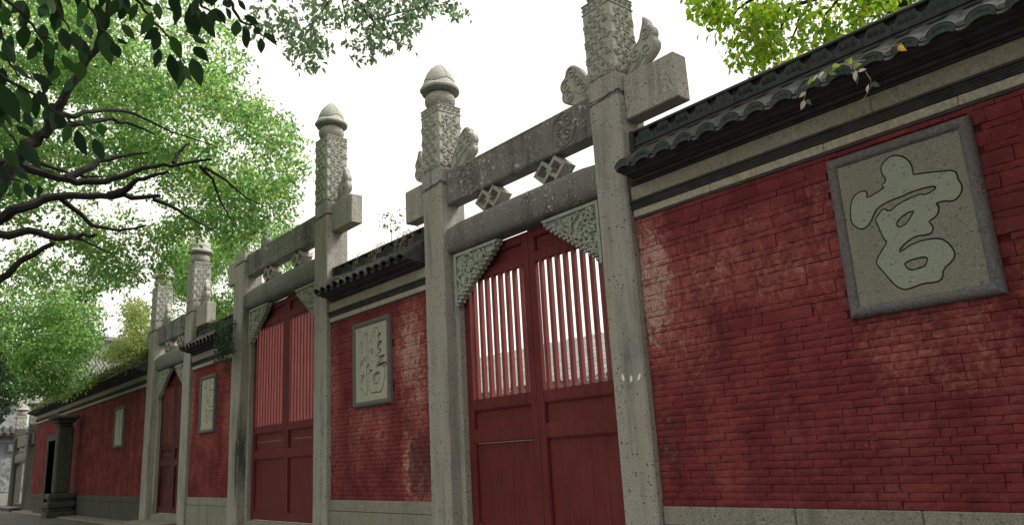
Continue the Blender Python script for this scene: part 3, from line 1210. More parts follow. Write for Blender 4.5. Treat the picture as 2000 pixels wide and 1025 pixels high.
def scroll(b, ox, oz, y, s, flip=1):
    """cloud medallion carved on a beam face"""
    P = lambda u, v: (ox + flip * u * s, y, oz + v * s)
    out = []
    for k in range(41):
        t = 2 * math.pi * k / 40
        r = 1 + .09 * abs(math.cos(4 * t))
        out.append(P(.95 * r * math.cos(t), r * math.sin(t)))
    b.ridge(out, (0, -1, 0), .009, .011)
    for (cx, cz, R, tw, st) in ((-.35, .42, .40, 1, .3), (.42, .38, .42, -1, 2.2), (-.30, -.45, .40, -1, 3.6), (.40, -.35, .36, 1, 5.0), (.02, 0, .2, 1, 1.0)):
        sp = []
        for k in range(24):
            t = st + tw * k * .42
            r = R * (1 - k / 27)
            sp.append(P(cx + r * math.cos(t), cz + r * math.sin(t)))
        b.ridge(sp, (0, -1, 0), .010, .013)


WING_FLAME = [(0, -.02), (.05, .10), (.13, .20), (.11, .30), (.17, .37), (.26, .42), (.28, .50), (.33, .60), (.35, .72), (.42, .64), (.44, .56), (.50, .50), (.52, .42), (.49, .36),
              (.54, .28), (.52, .19), (.42, .11), (.34, .08), (.28, .0), (.22, -.03)]
WING_CLOUD = [(0, -.03), (.0, .14), (.08, .30), (.16, .36), (.22, .46), (.29, .56), (.38, .64), (.48, .66), (.56, .60), (.57, .52), (.66, .48), (.70, .38), (.65, .28), (.68, .20),
              (.62, .12), (.52, .08), (.42, .0), (.34, -.05)]


def wing(parent, x, z, flip, kind, s=1.0):
    """upright cloud-and-flame ornament standing on a beam beside the pillar"""
    pts = smooth_loop([(x + flip * u * s, z + v * s) for u, v in (WING_FLAME if kind == 'flame' else WING_CLOUD)])
    y0, y1 = .10, .21
    b = MB()
    n = len(pts)
    cx, cz = sum(p[0] for p in pts) / n, sum(p[1] for p in pts) / n
    ins = offset(pts, -.012)
    vs = [(p[0], y0, p[1]) for p in ins] + [(p[0], y0 + .014, p[1]) for p in pts] + [(p[0], y1 - .014, p[1]) for p in pts] + [(p[0], y1, p[1]) for p in ins]
    fs = [tuple(range(n)), tuple(range(3 * n, 4 * n))]
    for k in range(3):
        fs += [(k * n + i, k * n + (i + 1) % n, (k + 1) * n + (i + 1) % n, (k + 1) * n + i) for i in range(n)]
    b.add(vs, fs)
    spots = [(.20, .24, .10, 1, 2.5), (.38, .24, .11, -1, .6), (.38, .46, .08, 1, 4)] if kind == 'flame' else [(.43, .52, .10, 1, 0), (.55, .36, .10, -1, 2), (.32, .38, .09, 1, 3.5), (.50, .20, .10, -1, 5), (.22, .2, .08, 1, 1)]
    for yy, nn in ((y0, -1), (y1, 1)):
        for (u, v, R, tw, st) in spots:
            sp = []
            for k in range(22):
                t = st + tw * k * .42
                r = R * (1 - k / 25)
                sp.append((x + flip * (u + r * math.cos(t)) * s, yy, z + (v + r * math.sin(t)) * s))
            b.ridge(sp, (0, nn, 0), .012 * s, .020)
        for q in range(3):
            b.ridge([(x + flip * (.05 + .05 * q + .06 * k) * s, yy, z + (-.0 + (.045 + .008 * q) * k) * s) for k in range(5)], (0, nn, 0), .010, .016)
        b.ridge([(p[0], yy, p[1]) for p in offset(pts, -.03)], (0, nn, 0), .009, .012)
    return b.build("cloud_wing", CARVE, parent)


def lozenge(parent, cx, cz, hw, hh):
    """two overlapping pierced diamonds between the beams"""
    b = MB()
    def ring(ox, y0, y1, a, c, th):
        o = [(ox - a, cz), (ox, cz - c), (ox + a, cz), (ox, cz + c)]
        i_ = [(ox - a + th, cz), (ox, cz - c + th * c / a), (ox + a - th, cz), (ox, cz + c - th * c / a)]
        for k in range(4):
            q = [o[k], o[(k + 1) % 4], i_[(k + 1) % 4], i_[k]]
            b.prism_y(q, y0, y1)
    a = hw * .62
    ring(cx - hw * .38, .03, .25, a, hh, .075)
    ring(cx + hw * .38, .034, .254, a, hh, .075)
    return b.build("lozenge_ornament", STONE, parent)


def brace(parent, x, z, flip, W=1.13, H=.84):
    """pierced floral bracket in the corner under the lintel"""
    rr = random.Random(int(abs(x) * 31) + flip)
    edge = []
    n = 15
    for k in range(n + 1):
        t = k / n
        u = W * (1 - t) ** 1.12
        v = -H * (t ** .92)
        s_ = .016
        edge.append((u, v - .02))
        if k < n:
            tm = (k + .5) / n
            edge.append((W * (1 - tm) ** 1.12 + .022, -H * (tm ** .92) - .05))
    poly = [(0, 0)] + [(W, 0)] + edge[1:] + [(0, -H - .02)]
    P = lambda u, v: (x + flip * u, z + v)
    pp = [P(u, v) for u, v in poly]
    b = MB()
    b.prism_y(pp, .075, .16)
    k = b.build("bracket", GREENST, parent)
    b = MB()
    # rim along the two straight sides and the scalloped edge
    b.prism_y([P(0, 0), P(W, 0), P(W - .05, -.045), P(0, -.045)], .035, .075)
    b.prism_y([P(0, -.045), P(.045, -.045), P(.045, -H), P(0, -H - .02)], .035, .075)
    for i in range(2, len(edge) - 1):
        u, v = edge[i]
        u2, v2 = u - .012, v + .015
        c = Vector((x + flip * u2, .06, z + v2))
        b.lathe([(.006, -.026), (.024, -.016), (.03, 0), (.024, .016), (.006, .026)], c, 7)
    def inside(u, v):
        if u < .06 or v > -.06:
            return False
        t = max(0.0, 1 - u / W) ** (1 / 1.12)
        return v > -H * t ** .92 + .05 and u < W * (1 - (min(1, -v / H)) ** (1 / .92)) ** 1.12 - .03
    # curling stems
    tries = 0
    made = 0
    while made < 46 and tries < 900:
        tries += 1
        u, v = rr.uniform(.06, W), rr.uniform(-H, -.05)
        if not inside(u, v):
            continue
        R = rr.uniform(.045, .085)
        st, tw = rr.random() * 6.28, rr.choice((-1, 1))
        sp = []
        for q in range(15):
            t = st + tw * q * .38
            r = R * (1 - q / 18)
            a_, b_ = u + r * math.cos(t), v + r * math.sin(t)
            if inside(a_, b_):
                sp.append((x + flip * a_, .052 - .012 * math.sin(q * .3), z + b_))
        if len(sp) > 4:
            b.tube(sp, [.016 * (1 - .5 * i / len(sp)) for i in range(len(sp))], 5)
            made += 1
    made = tries = 0
    while made < 26 and tries < 600:
        tries += 1
        u, v = rr.uniform(.08, W), rr.uniform(-H, -.06)
        if not inside(u, v):
            continue
        made += 1
        # leaf or petal lump
        a = rr.random() * 6.28
        L, wd = rr.uniform(.04, .07), rr.uniform(.018, .03)
        ca, sa = math.cos(a), math.sin(a)
        pts = [(L, 0), (L * .3, wd), (-L * .7, wd * .6), (-L, 0), (-L * .7, -wd * .6), (L * .3, -wd)]
        vs = [(x + flip * (u + p * ca - q * sa), .075, z + v + p * sa + q * ca) for p, q in pts] + [(x + flip * (u + .45 * (p * ca - q * sa)), .036, z + v + .45 * (p * sa + q * ca)) for p, q in pts]
        fs = [(i, (i + 1) % 6, 6 + (i + 1) % 6, 6 + i) for i in range(6)] + [tuple(range(6, 12))]
        b.add(vs, fs)
    b.build("floral_carving", GREENST, k)
    return k


def door_leaf(g, x0, x1, zb, zt, bars, zs0, zs1, hinge_left, label, wood, slit=False):
    """panelled leaf with an open slat grille; zs0..zs1 is the slat opening"""
    y0, y1 = .20, .275
    sw = .135
    leaf = bpy.data.objects.new("door_leaf", None)
    COL.objects.link(leaf)
    leaf.parent = g
    leaf.matrix_parent_inverse = Matrix.Translation(-WLOC[g.name])
    WLOC[leaf.name] = Vector((0, 0, 0))
    leaf['label'] = label
    for a, c in ((x0, x0 + sw), (x1 - sw, x1)):
        MB().box(a + .002, c, y0, y1, zb, zt, .006).build("stile", wood, leaf)
    xi0, xi1 = x0 + sw, x1 - sw
    zr = zs0 - .165
    rails = [(zb, zb + .17), (1.68, 1.86), (zr, zs0), (zs1, zs1 + .15), (zt - .13, zt)]
    for a, c in rails:
        MB().box(xi0 + .001, xi1 - .001, y0 + .004, y1 - .002, a, c, .006).build("rail", wood, leaf)
    for a, c, nb in ((zb + .17, 1.66 if hinge_left and slit else 1.68, 5), (1.86, zr, 2), (zs1 + .15, zt - .13, 2)):
        if c - a < .06:
            continue
        if nb == 5:
            ws = (xi1 - xi0) / nb
            for i in range(nb):
                MB().box(xi0 + ws * i + .0008, xi0 + ws * (i + 1) - .0008, y0 + .05 + random.uniform(0, .003), y1 - .005, a + .0, c, .002).build("panel_board", wood, leaf)
        else:
            hs = (c - a) / nb
            for i in range(nb):
                MB().box(xi0, xi1, y0 + .05 + random.uniform(0, .003), y1 - .005, a + hs * i + .001, a + hs * (i + 1) - .001, .002).build("panel_board", wood, leaf)
    # quarter-round beads round the panels
    for a, c in ((zb + .17, 1.68), (1.86, zr), (zs1 + .15, zt - .13)):
        if c - a < .06:
            continue
        b = MB()
        b.box(xi0, xi0 + .016, y0 + .014, y0 + .05, a, c)
        b.box(xi1 - .016, xi1, y0 + .014, y0 + .05, a, c)
        b.box(xi0 + .016, xi1 - .016, y0 + .014, y0 + .05, a, a + .014)
        b.box(xi0 + .016, xi1 - .016, y0 + .014, y0 + .05, c - .014, c)
        b.build("panel_bead", wood, leaf)
    pit = (xi1 - xi0) / bars
    me = MB().box(-.030, .030, y0 + .003, y0 + .073, zs0, zs1, .004).mesh("slat", WOOD_SLAT_LIT if wood is WOOD else wood)
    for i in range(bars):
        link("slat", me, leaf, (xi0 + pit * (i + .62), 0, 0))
    return leaf


def stone_gate(L, Rr, dz, label, top_r=True, top_l=True, zoff_door=0.0, carve_h=1.18, detail=True, doors=True, wing_kinds=('cloud', 'cloud', 'flame', 'flame'), mat=None, beams_dz=0.0, wood=None):
    wood = wood or WOOD
    """two pillars, two cross-beams, brackets, jambs, threshold and a pair of doors"""
    xl, xr = L[1], Rr[0]
    g = thing("stone_gate", ((xl + xr) / 2, PYC, 0), label, "gate", "stone memorial gates along the red wall")
    zj, zf = 5.98 + dz, 6.30 + dz
    pillar(g, L, zj, zf, zf + carve_h, top_l, None, mat)
    pillar(g, Rr, zj, zf, zf + carve_h, top_r, None, mat)
    d2 = dz + beams_dz
    # upper beam
    b = MB()
    b.box(xl - .02, xr + .02, .02, .28, 5.60 + d2, 6.19 + d2, .018)
    ub = b.build("upper_beam", BEAM, g)
    if detail:
        b = MB()
        scroll(b, xl + .62, 5.895 + d2, .02, .235, 1)
        scroll(b, xr - .62, 5.895 + d2, .02, .235, -1)
        for zz in (5.64, 6.15):
            b.ridge([(xl + .95, .02, zz + d2), ((xl + xr) / 2, .02, zz + d2), (xr - .95, .02, zz + d2)], (0, -1, 0), .006, .006)
        b.build("beam_scroll", BEAM, ub)
    # lower beam with rounded section
    cy, cz, hw, hh = .155, 4.97 + d2, .205, .255
    prof = []
    for k in range(20):
        t = 2 * math.pi * k / 20
        c, s_ = math.cos(t), math.sin(t)
        prof.append((cy + hw * math.copysign(abs(c) ** .55, c), cz + hh * math.copysign(abs(s_) ** .55, s_)))
    b = MB()
    nseg = 10
    vs, fs = [], []
    for k in range(nseg + 1):
        u = k / nseg
        X_ = xl - .01 + (xr - xl + .02) * u
        sc = 1.0 if 0 < k < nseg else .90
        arch = .02 * math.sin(math.pi * u)
        if k in (0, nseg):
            pass
        for (py, pz) in prof:
            vs.append((X_ if k not in (0,) else X_, cy + (py - cy) * sc, cz + (pz - cz) * sc + arch))
    m = len(prof)
    for k in range(nseg):
        for j in range(m):
            fs.append((k * m + j, k * m + (j + 1) % m, (k + 1) * m + (j + 1) % m, (k + 1) * m + j))
    fs += [tuple(range(m))[::-1], tuple(range(nseg * m, (nseg + 1) * m))]
    b.add(vs, fs)
    b.build("lower_beam", BEAM, g, True)
    # pierced lozenges in the gap
    span = xr - xl
    for f in (.31, .715):
        lozenge(g, xl + span * f, 5.41 + d2, .335, .185)
    # beam ends through the pillars, with wings
    MB().box(L[0] - .74, L[0] - .0, .02, .28, 5.60 + d2, 6.21 + d2, .015).build("beam_end", mat or STONE, g)
    MB().box(Rr[1] + .0, Rr[1] + .84, .02, .28, 5.60 + d2, 6.21 + d2, .015).build("beam_end", mat or STONE, g)
    k = wing_kinds
    if k[0]:
        wing(g, xr - .03, 6.20 + d2, -1, k[0])
    if k[1]:
        wing(g, xl + .03, 6.20 + d2, 1, k[1])
    if k[2]:
        wing(g, Rr[1] - .0, 6.22 + d2, 1, k[2], 1.04)
    if k[3]:
        wing(g, L[0] + .0, 6.22 + d2, -1, k[3])
    zb = 4.715 + d2
    if detail or doors:
        brace(g, xl + .12, zb - .01, 1)
        brace(g, xr - .12, zb - .01, -1)
    # jamb posts and threshold
    for a, c in ((xl, xl + .12), (xr - .12, xr)):
        MB().box(a, c, .09, .35, .30, zb + .03, .012).build("jamb_post", mat or STONE, g)
    MB().box(xl, xr, .06, .38, -.04, .30, .012).build("threshold", mat or PLINTH, g)
    MB().box(xl - .1, xr + .1, -.62, .05, -.04, .14, .012).build("door_step", mat or PLINTH, g)
    if doors:
        mid = (xl + xr) / 2 + .01
        zt = zb + .012
        z1 = zt - .52
        nb = max(7, int(round((mid - xl - .125 - .27) / .165)))
        door_leaf(g, xl + .125, mid - .003, .315, zt - .02, nb, 2.335 + zoff_door, z1, True, "left leaf of the pair", wood, dz == 0.0)
        door_leaf(g, mid + .003, xr - .125, .315, zt, nb, 2.335 + zoff_door, z1, False, "right leaf of the pair", wood)
    return g


g1 = stone_gate(BX, AX, 0.0, "nearest stone gate, its tall left pillar topped by a bud finial")
g2 = stone_gate(DX, CX, .60, "tallest stone gate, its left pillar broken off flat above the beam", carve_h=1.50, top_l=False, zoff_door=.10, wing_kinds=(None, None, 'flame', None))
wing(g2, DX[1] + .55, 6.80, 1, 'flame', .75)
g3 = stone_gate(FX, EX, -.02, "farther stone gate with dark narrow doors beside the long wall", beams_dz=-.08, wood=WOOD_SHADED, detail=True, wing_kinds=(None, 'flame', 'flame', 'flame'))
g4 = stone_gate((-53.0, -52.45), (-48.5, -47.95), -1.95, "most distant stone gate standing past the end of the red wall", carve_h=.75, detail=False, doors=False, wing_kinds=(None, None, None, None), mat=SHADESTONE, beams_dz=-.35)

# chalk dabs on the nearest pillar
for (cx, cz, a) in ((1217, 738, .3), (1233, 739, -.2), (1248, 736, -.5)):
    p = at_y(cx, cz, PY0)
    b = MB()
    pts = []
    rr = random.Random(cx)
    for k in range(9):
        t = 2 * math.pi * k / 9
        u, v = .022 * math.cos(t) * rr.uniform(.6, 1.1), .05 * math.sin(t) * rr.uniform(.6, 1.1)
        pts.append((p[0] + u * math.cos(a) - v * math.sin(a), p[2] + u * math.sin(a) + v * math.cos(a)))
    b.prism_y(pts, PY0 - .003, PY0 + .002)
    o = b.build("chalk_mark", CHALK, g1)

# ================================================================== FAR STONE COLUMN in front of the long wall
colm = thing("stone_column", (-36.4, -.55, 0), "free standing square stone column with a spreading capital before the long wall", "column")
b = MB()
for (hw, za, zb) in ((.52, -.04, .22), (.44, .22, .36), (.50, .36, .60), (.40, .60, .70), (.47, .70, .92)):
    b.box(-36.4 - hw, -36.4 + hw, -.55 - hw, -.55 + hw, za, zb, .04)
b.build("base", SHADESTONE, colm)
MB().box(-36.68, -36.12, -.83, -.27, .92, 3.55, .05).build("shaft", SHADESTONE, colm)
b = MB()
for (hw, za, zb) in ((.36, 3.55, 3.68), (.50, 3.68, 3.82), (.66, 3.82, 3.98)):
    b.box(-36.4 - hw, -36.4 + hw, -.55 - hw * .8, -.55 + hw * .6, za, zb, .05)
b.build("capital", SHADESTONE, colm)
b = MB()
for k in range(-2, 3):
    b.lathe([(.01, -.09), (.09, -.05), (.10, .02), (.06, .09), (.01, .11)], (-36.4 + k * .26, -1.02, 3.98), 8)
b.build("carved_rosette", SHADESTONE, colm, True)

# ================================================================== BUILDINGS
def tiled_slope(parent, P0, P1, P2, P3, nc, mat, r=.09):
    """tile rolls running from the ridge edge P0-P1 down to the eave edge P3-P2"""
    P0, P1, P2, P3 = map(Vector, (P0, P1, P2, P3))
    b = MB()
    for i in range(nc):
        t = (i + .5) / nc
        b.tube([P0.lerp(P1, t), P0.lerp(P1, t) * .5 + P3.lerp(P2, t) * .5, P3.lerp(P2, t)], r, 5)
    o = b.build("tile_row", mat, parent, True)
    return o


# white precinct wall closing the lane
pw = thing("precinct_wall", (-62, -5, 0), "white plastered wall with a small tiled eave closing the end of the lane", "wall")
MB().box(-62.4, -62.0, -14, 2.9, -.05, 4.45).build("wall_face", PLASTER_OLD, pw)
MB().box(-62.5, -61.95, -14, 2.9, -.05, .75, .02).build("plinth", PLINTH, pw)
MB().box(-62.5, -61.96, -14, 2.9, 4.05, 4.15, .01).build("string_course", GREYWALL, pw)
rf = MB().prism([(-.65, 4.42), (-.65, 4.55), (0, 4.95), (.5, 4.55), (.5, 4.42)], lambda u, z: (-62.0 - u, -14, z), lambda u, z: (-62.0 - u, 2.9, z)).build("eave_roof", DARKBRICK, pw)
for i in range(40):
    y = -13.8 + i * .42
    MB().tube([(-61.32, y, 4.52), (-62.0, y, 5.0)], .12, 6).build("eave_tile", TILE, rf, True)
b = MB()
b.box(-61.99, -61.93, .75, 1.85, 3.35, 3.95, .01)
pq = b.build("plaque", FRAME, pw)
MB().box(-61.93, -61.90, .85, 1.75, 3.43, 3.87).build("plaque_face", GREYWALL, pq)
MB().box(-61.99, -61.94, .35, 1.95, .8, 3.0).build("whitewash_panel", GREYWASH, pw)
MB().box(-61.99, -61.92, -1.1, .35, 1.6, 2.9, .01).build("red_notice_board", BRICK, pw)
# grey gable behind it
gh = thing("plastered_house", (-68, -2, 0), "grey and white house gable rising behind the precinct wall", "house")
MB().box(-72, -68, -12, 4.2, -.05, 6.95).build("wall", PLASTER, gh)
MB().box(-68.0, -67.94, .6, 2.6, 5.2, 6.75, .01).build("grey_panel", GREYWALL, gh)
MB().box(-72.2, -67.7, -12.2, 4.4, 6.951, 7.1, .02).build("roof_edge", GREYWALL, gh)
MB().box(-67.99, -67.9, -3, -1.2, 5.3, 6.5, .01).build("window", GROUT, gh)
# the large pale hall whose tiled roof shows between the trees
hl = thing("temple_hall", (-80, 14, 0), "large pale hall with a grey tiled roof seen between the trees", "hall")
MB().box(-92, -77, 4.4, 30, -.05, 9.4).build("wall", PLASTER, hl)
MB().box(-77.0, -76.9, 4.4, 30, 7.4, 8.5).build("grey_band", GREYWALL, hl)
for i in range(10):
    MB().box(-77.0, -76.88, 5.3 + i * 2.2, 6.3 + i * 2.2, 5.0, 7.0, .02).build("window", GREYWALL, hl)
mr = MB()
mr.add([(-76.4, 4, 9.35), (-76.4, 30.5, 9.35), (-83, 30.5, 12.6), (-83, 4, 12.6), (-76.4, 4, 9.15), (-76.4, 30.5, 9.15), (-83, 30.5, 12.3), (-83, 4, 12.3)],
       [(0, 1, 2, 3), (4, 5, 6, 7), (0, 1, 5, 4), (1, 2, 6, 5), (2, 3, 7, 6), (3, 0, 4, 7)])
mro = mr.build("roof", FAR_TILE, hl)
tiled_slope(mro, (-83, 4.2, 12.65), (-83, 30.3, 12.65), (-76.4, 30.3, 9.4), (-76.4, 4.2, 9.4), 75, FAR_TILE, .11)
for k in range(9):
    t = (k + .5) / 9
    MB().box(-76.4 - 6.6 * t - .05, -76.4 - 6.6 * t + .05, 4.1, 30.4, 9.40 + 3.25 * t + .06, 9.40 + 3.25 * t + .14).build("tile_course", FAR_TILE, mro)
MB().box(-90, -83.2, 4.4, 30, 9.4, 14.4).build("upper_wall", GREYWALL, hl)
MB().box(-90.4, -82.8, 4.0, 30.4, 14.401, 14.8, .03).build("upper_roof_edge", FAR_TILE, hl)

# courtyard hall behind the nearest gate, seen through the door slats
ch = thing("courtyard_hall", (-17, 9, 0), "hall with a grey tiled roof glimpsed through the door slats of the nearest gate", "hall")
MB().box(-30, -10.5, 9, 14, -.05, 3.4).build("wall", PLASTER, ch)
cr = MB()
cr.add([(-31, 8.0, 3.3), (-9.5, 8.0, 3.3), (-9.5, 11.5, 5.1), (-31, 11.5, 5.1), (-31, 8.0, 3.1), (-9.5, 8.0, 3.1), (-9.5, 11.5, 4.9), (-31, 11.5, 4.9), (-31, 15, 3.3), (-9.5, 15, 3.3)],
       [(0, 1, 2, 3), (4, 5, 6, 7), (0, 1, 5, 4), (1, 2, 6, 5), (3, 0, 4, 7), (3, 2, 9, 8)])
cro = cr.build("roof", FAR_TILE, ch)
tiled_slope(cro, (-31, 11.5, 5.15), (-9.5, 11.5, 5.15), (-9.5, 8.0, 3.35), (-31, 8.0, 3.35), 70, FAR_TILE, .10)
#TREES


# ================================================================== FOLIAGE
def leaf_quads(C, D, Nn, L, W):
    """folded rhombic leaves: centres-of-base C, direction D, normal Nn (unit), length L, width W (arrays)"""
    S = np.cross(D, Nn)
    S /= np.linalg.norm(S, axis=1, keepdims=True) + 1e-9
    Lc, Wc = L[:, None], W[:, None]
    p0 = C
    p1 = C + D * Lc * .45 + S * Wc * .5 + Nn * Wc * .14
    p2 = C + D * Lc - Nn * Lc * .10
    p3 = C + D * Lc * .45 - S * Wc * .5 + Nn * Wc * .14
    V = np.stack([p0, p1, p2, p3], 1).reshape(-1, 3)
    n = len(C)
    i = np.arange(n)[:, None] * 4
    F = np.concatenate([i + np.array([[0, 1, 2]]), i + np.array([[0, 2, 3]])], 1).reshape(-1, 3)
    return V, F


def unit(a):
    return a / (np.linalg.norm(a, axis=1, keepdims=True) + 1e-9)


def spray(centres, per, size, leaf_len, droop=.45):
    """leaves on small twigs round each centre"""
    n = len(centres)
    base = np.repeat(centres, per, axis=0)
    tdir = unit(rng.normal(size=(n, 3)) * np.array([1, 1, .45]) + np.array([0, 0, -droop * .3]))
    td = np.repeat(tdir, per, axis=0)
    t = rng.uniform(-1, 1, (n * per, 1))
    C = base + td * t * size + rng.normal(size=(n * per, 3)) * size * .28
    D = unit(td * .6 + rng.normal(size=(n * per, 3)) * .7 + np.array([0, 0, -droop]))
    Nn = unit(np.array([0, 0, 1.0]) + rng.normal(size=(n * per, 3)) * .75)
    Nn = unit(Nn - D * np.sum(Nn * D, 1, keepdims=True))
    L = leaf_len * rng.uniform(.65, 1.2, n * per)
    return C, D, Nn, L, L * rng.uniform(.46, .62, n * per)


def ellipse_points(ells, n):
    """twig centres: ells = (px, py, rx, ry, dmin, dmax) — mapped into the world at their own distances"""
    areas = np.array([e[2] * e[3] for e in ells], float)
    areas /= areas.sum()
    out = []
    for e, a in zip(ells, areas):
        k = int(n * a) + 1
        th = rng.uniform(0, 2 * math.pi, k)
        r = np.sqrt(rng.uniform(0, 1, k))
        r = r * (1 + .12 * np.sin(th * 5 + e[0]) + .08 * np.sin(th * 9 + e[1]))
        px, py = e[0] + e[2] * r * np.cos(th), e[1] + e[3] * r * np.sin(th)
        d = rng.uniform(e[4], e[5], k)
        v = np.stack([px - 1000, py - 512.5, np.full(k, CF)], 1)
        v = unit(v) @ CR.T
        out.append(CP + v * d[:, None])
    return np.concatenate(out)


def clumpy(P, scale, keep, seed):
    """drop twigs where a random 3-D field is low, so that gaps open in the crown"""
    r = np.random.default_rng(seed)
    k = r.normal(size=(7, 3)) / scale
    ph = r.uniform(0, 6.28, 7)
    f = np.cos(P @ k.T + ph).sum(1)
    th = np.quantile(f, 1 - keep)
    return P[f > th]


def limb(b, pts, r0, r1, n=7):
    """pts: (px, py, d); a wandering tapered limb"""
    W = [Vector(at(p[0], p[1], p[2] - (1.9 if b is T1L else 0))) for p in pts]
    if r0 > .06:
        r0, r1 = r0 * .42, r1 * .55
    out = []
    for i in range(len(W) - 1):
        for k in range(3):
            t = k / 3
            q = W[i].lerp(W[i + 1], t)
            out.append(q + Vector((random.gauss(0, 1), random.gauss(0, 1), random.gauss(0, 1))) * r0 * .16)
    out.append(W[-1])
    m = len(out)
    b.tube(out, [r0 + (r1 - r0) * i / (m - 1) for i in range(m)], n)


T1L = None
LEAF_SHARED = {}


def leaf_shape(kind, mat, curl=.1, wide=.46):
    """pointed oval leaf, unit length along +Y, normal +Z, with a folded midrib"""
    if kind in LEAF_SHARED:
        return LEAF_SHARED[kind]
    b = MB()
    if kind.startswith("near"):
        T = [0, .06, .18, .34, .5, .66, .8, .91, 1.0]
    else:
        T = [0, .3, .65, 1.0]
    vs, fs = [], []
    for t in T:
        w = wide * .5 * ((math.sin(math.pi * t ** .88) ** 1.05 if kind.startswith('near') else math.sin(math.pi * t ** .82) ** .85) if 0 < t < 1 else 0) * (1 - .22 * t)
        z = -curl * t * t
        wob = .012 * math.sin(t * 17 + len(LEAF_SHARED))
        vs += [(-w, t, z + w * .22 + wob), (0, t, z), (w, t, z + w * .22 - wob)]
    for i in range(len(T) - 1):
        a, c = 3 * i, 3 * i + 3
        fs += [(a, a + 1, c + 1, c), (a + 1, a + 2, c + 2, c + 1)]
    b.add(vs, fs)
    if kind.startswith("near"):
        b.add([(-.008, -.16, .02), (.008, -.16, .02), (.009, .0, .006), (-.009, .0, .006), (0, -.16, .034), (0, 0, .018)], [(0, 1, 2, 3), (0, 4, 5, 3), (1, 2, 5, 4)])
        b.add([(-.007, 0, -.004), (.007, 0, -.004), (.004, .95, -.004 - curl * .9), (-.004, .95, -.004 - curl * .9)], [(0, 1, 2, 3)])
    me = bpy.data.meshes.new("leaf")
    me.from_pydata(b.v, [], b.f)
    me.materials.append(mat)
    me.polygons.foreach_set("use_smooth", [True] * len(me.polygons))
    LEAF_SHARED[kind] = me
    return me


def place_leaf(me, parent, C, D, Nn, L):
    D = Vector(D).normalized()
    Nn = Vector(Nn)
    S = D.cross(Nn).normalized()
    Nn = S.cross(D)
    o = bpy.data.objects.new("leaf", me)
    COL.objects.link(o)
    o.parent = parent
    o.matrix_parent_inverse = Matrix.Translation(-WLOC[parent.name])
    o.matrix_basis = Matrix(((S.x * L, D.x * L, Nn.x * L, C[0]), (S.y * L, D.y * L, Nn.y * L, C[1]), (S.z * L, D.z * L, Nn.z * L, C[2]), (0, 0, 0, 1)))
    return o


def crown(tree, name, sets, mat, singles=0, stuff=False, kind=None):
    """sets = list of (C, D, N, L, W); the largest-looking leaves become objects of their own"""
    C, D, Nn, L, W = [np.concatenate([s[i] for s in sets]) for i in range(5)]
    keep = np.ones(len(C), bool)
    if singles:
        q = (C - CP) @ CR
        sx, sy = 1000 + CF * q[:, 0] / q[:, 2], 512.5 + CF * q[:, 1] / q[:, 2]
        vis = (sx > 5) & (sx < 1995) & (sy > 3) & (sy < 1020) & (q[:, 2] > .3)
        dd = np.linalg.norm(C - CP, axis=1)
        facing = np.abs(np.sum(Nn * unit(C - CP), 1))
        sc = np.where(vis, L / dd * (.3 + facing), 0)
        idx = np.argsort(-sc)[:singles]
        keep[idx] = False
    V, F = leaf_quads(C[keep], D[keep], Nn[keep], L[keep], W[keep])
    o = link(name, np_mesh(name, V, F, mat, True), tree)
    if stuff:
        o['kind'] = 'stuff'
    if singles:
        me = leaf_shape(kind, mat, .1, .56)
        for i in idx:
            place_leaf(me, o, C[i], D[i], Nn[i], L[i])
    return o


# ------------------------------------------------------------------ great camphor tree on the left
t1 = thing("camphor_tree", tuple(at(-420, 960, 15.0)[:2]) + (0,), "great camphor tree spreading bright green foliage and dark limbs over the left", "tree")
b = MB()
base = Vector(at(-420, 960, 15.0))
base.z = -.1
fork = Vector(at(-300, 560, 15.0))
b.tube([base, base.lerp(fork, .3) + Vector((.1, 0, 0)), base.lerp(fork, .7), fork], [.55, .45, .40, .38], 10)
b.build("trunk", BARK, t1, True)
b = MB()
T1L = b
FK = (-300, 560, 16.9)
limb(b, [FK, (-80, 500, 15.5), (0, 427, 15.2), (40, 402, 15), (110, 384, 15), (200, 380, 14.8), (262, 384, 14.6), (312, 382, 14.4)], .24, .05)
limb(b, [(110, 384, 15), (158, 418, 15.2), (182, 440, 15.3), (232, 450, 15.4), (285, 440, 15.2)], .10, .03)
limb(b, [FK, (-60, 480, 16.2), (0, 460, 16), (55, 450, 16), (112, 462, 16), (150, 463, 16), (188, 458, 15.8)], .22, .05)
limb(b, [(112, 462, 16), (160, 468, 16), (218, 496, 15.8)], .07, .02)
limb(b, [(-200, 620, 16.5), (-30, 570, 17), (0, 545, 17), (45, 508, 17), (105, 475, 16.8)], .19, .07)
limb(b, [FK, (-120, 360, 14), (0, 316, 14), (40, 322, 14), (95, 338, 14), (150, 356, 14), (205, 352, 14), (250, 340, 14), (290, 326, 14), (335, 322, 14), (414, 311, 14)], .20, .035)
limb(b, [(75, 316, 14), (120, 333, 14), (165, 345, 14.1), (210, 344, 14.2)], .07, .02)
limb(b, [(-120, 520, 13.5), (-20, 400, 13), (40, 300, 13), (65, 275, 13), (95, 250, 13), (110, 213, 13), (128, 188, 13), (156, 145, 13), (185, 98, 13), (200, 60, 13), (215, -20, 13)], .22, .05)
limb(b, [(108, 216, 13), (136, 228, 13.1), (165, 220, 13.2), (205, 215, 13.5), (250, 217, 13.8), (290, 235, 14), (335, 258, 14.2), (420, 286, 14.5)], .09, .015)
limb(b, [(97, 247, 13), (140, 243, 13.1), (200, 235, 13.4), (250, 240, 13.6), (300, 262, 13.8)], .05, .012)
limb(b, [(130, 349, 14), (168, 331, 14.1), (196, 315, 14.2), (240, 305, 14.3), (290, 298, 14.4)], .06, .015)
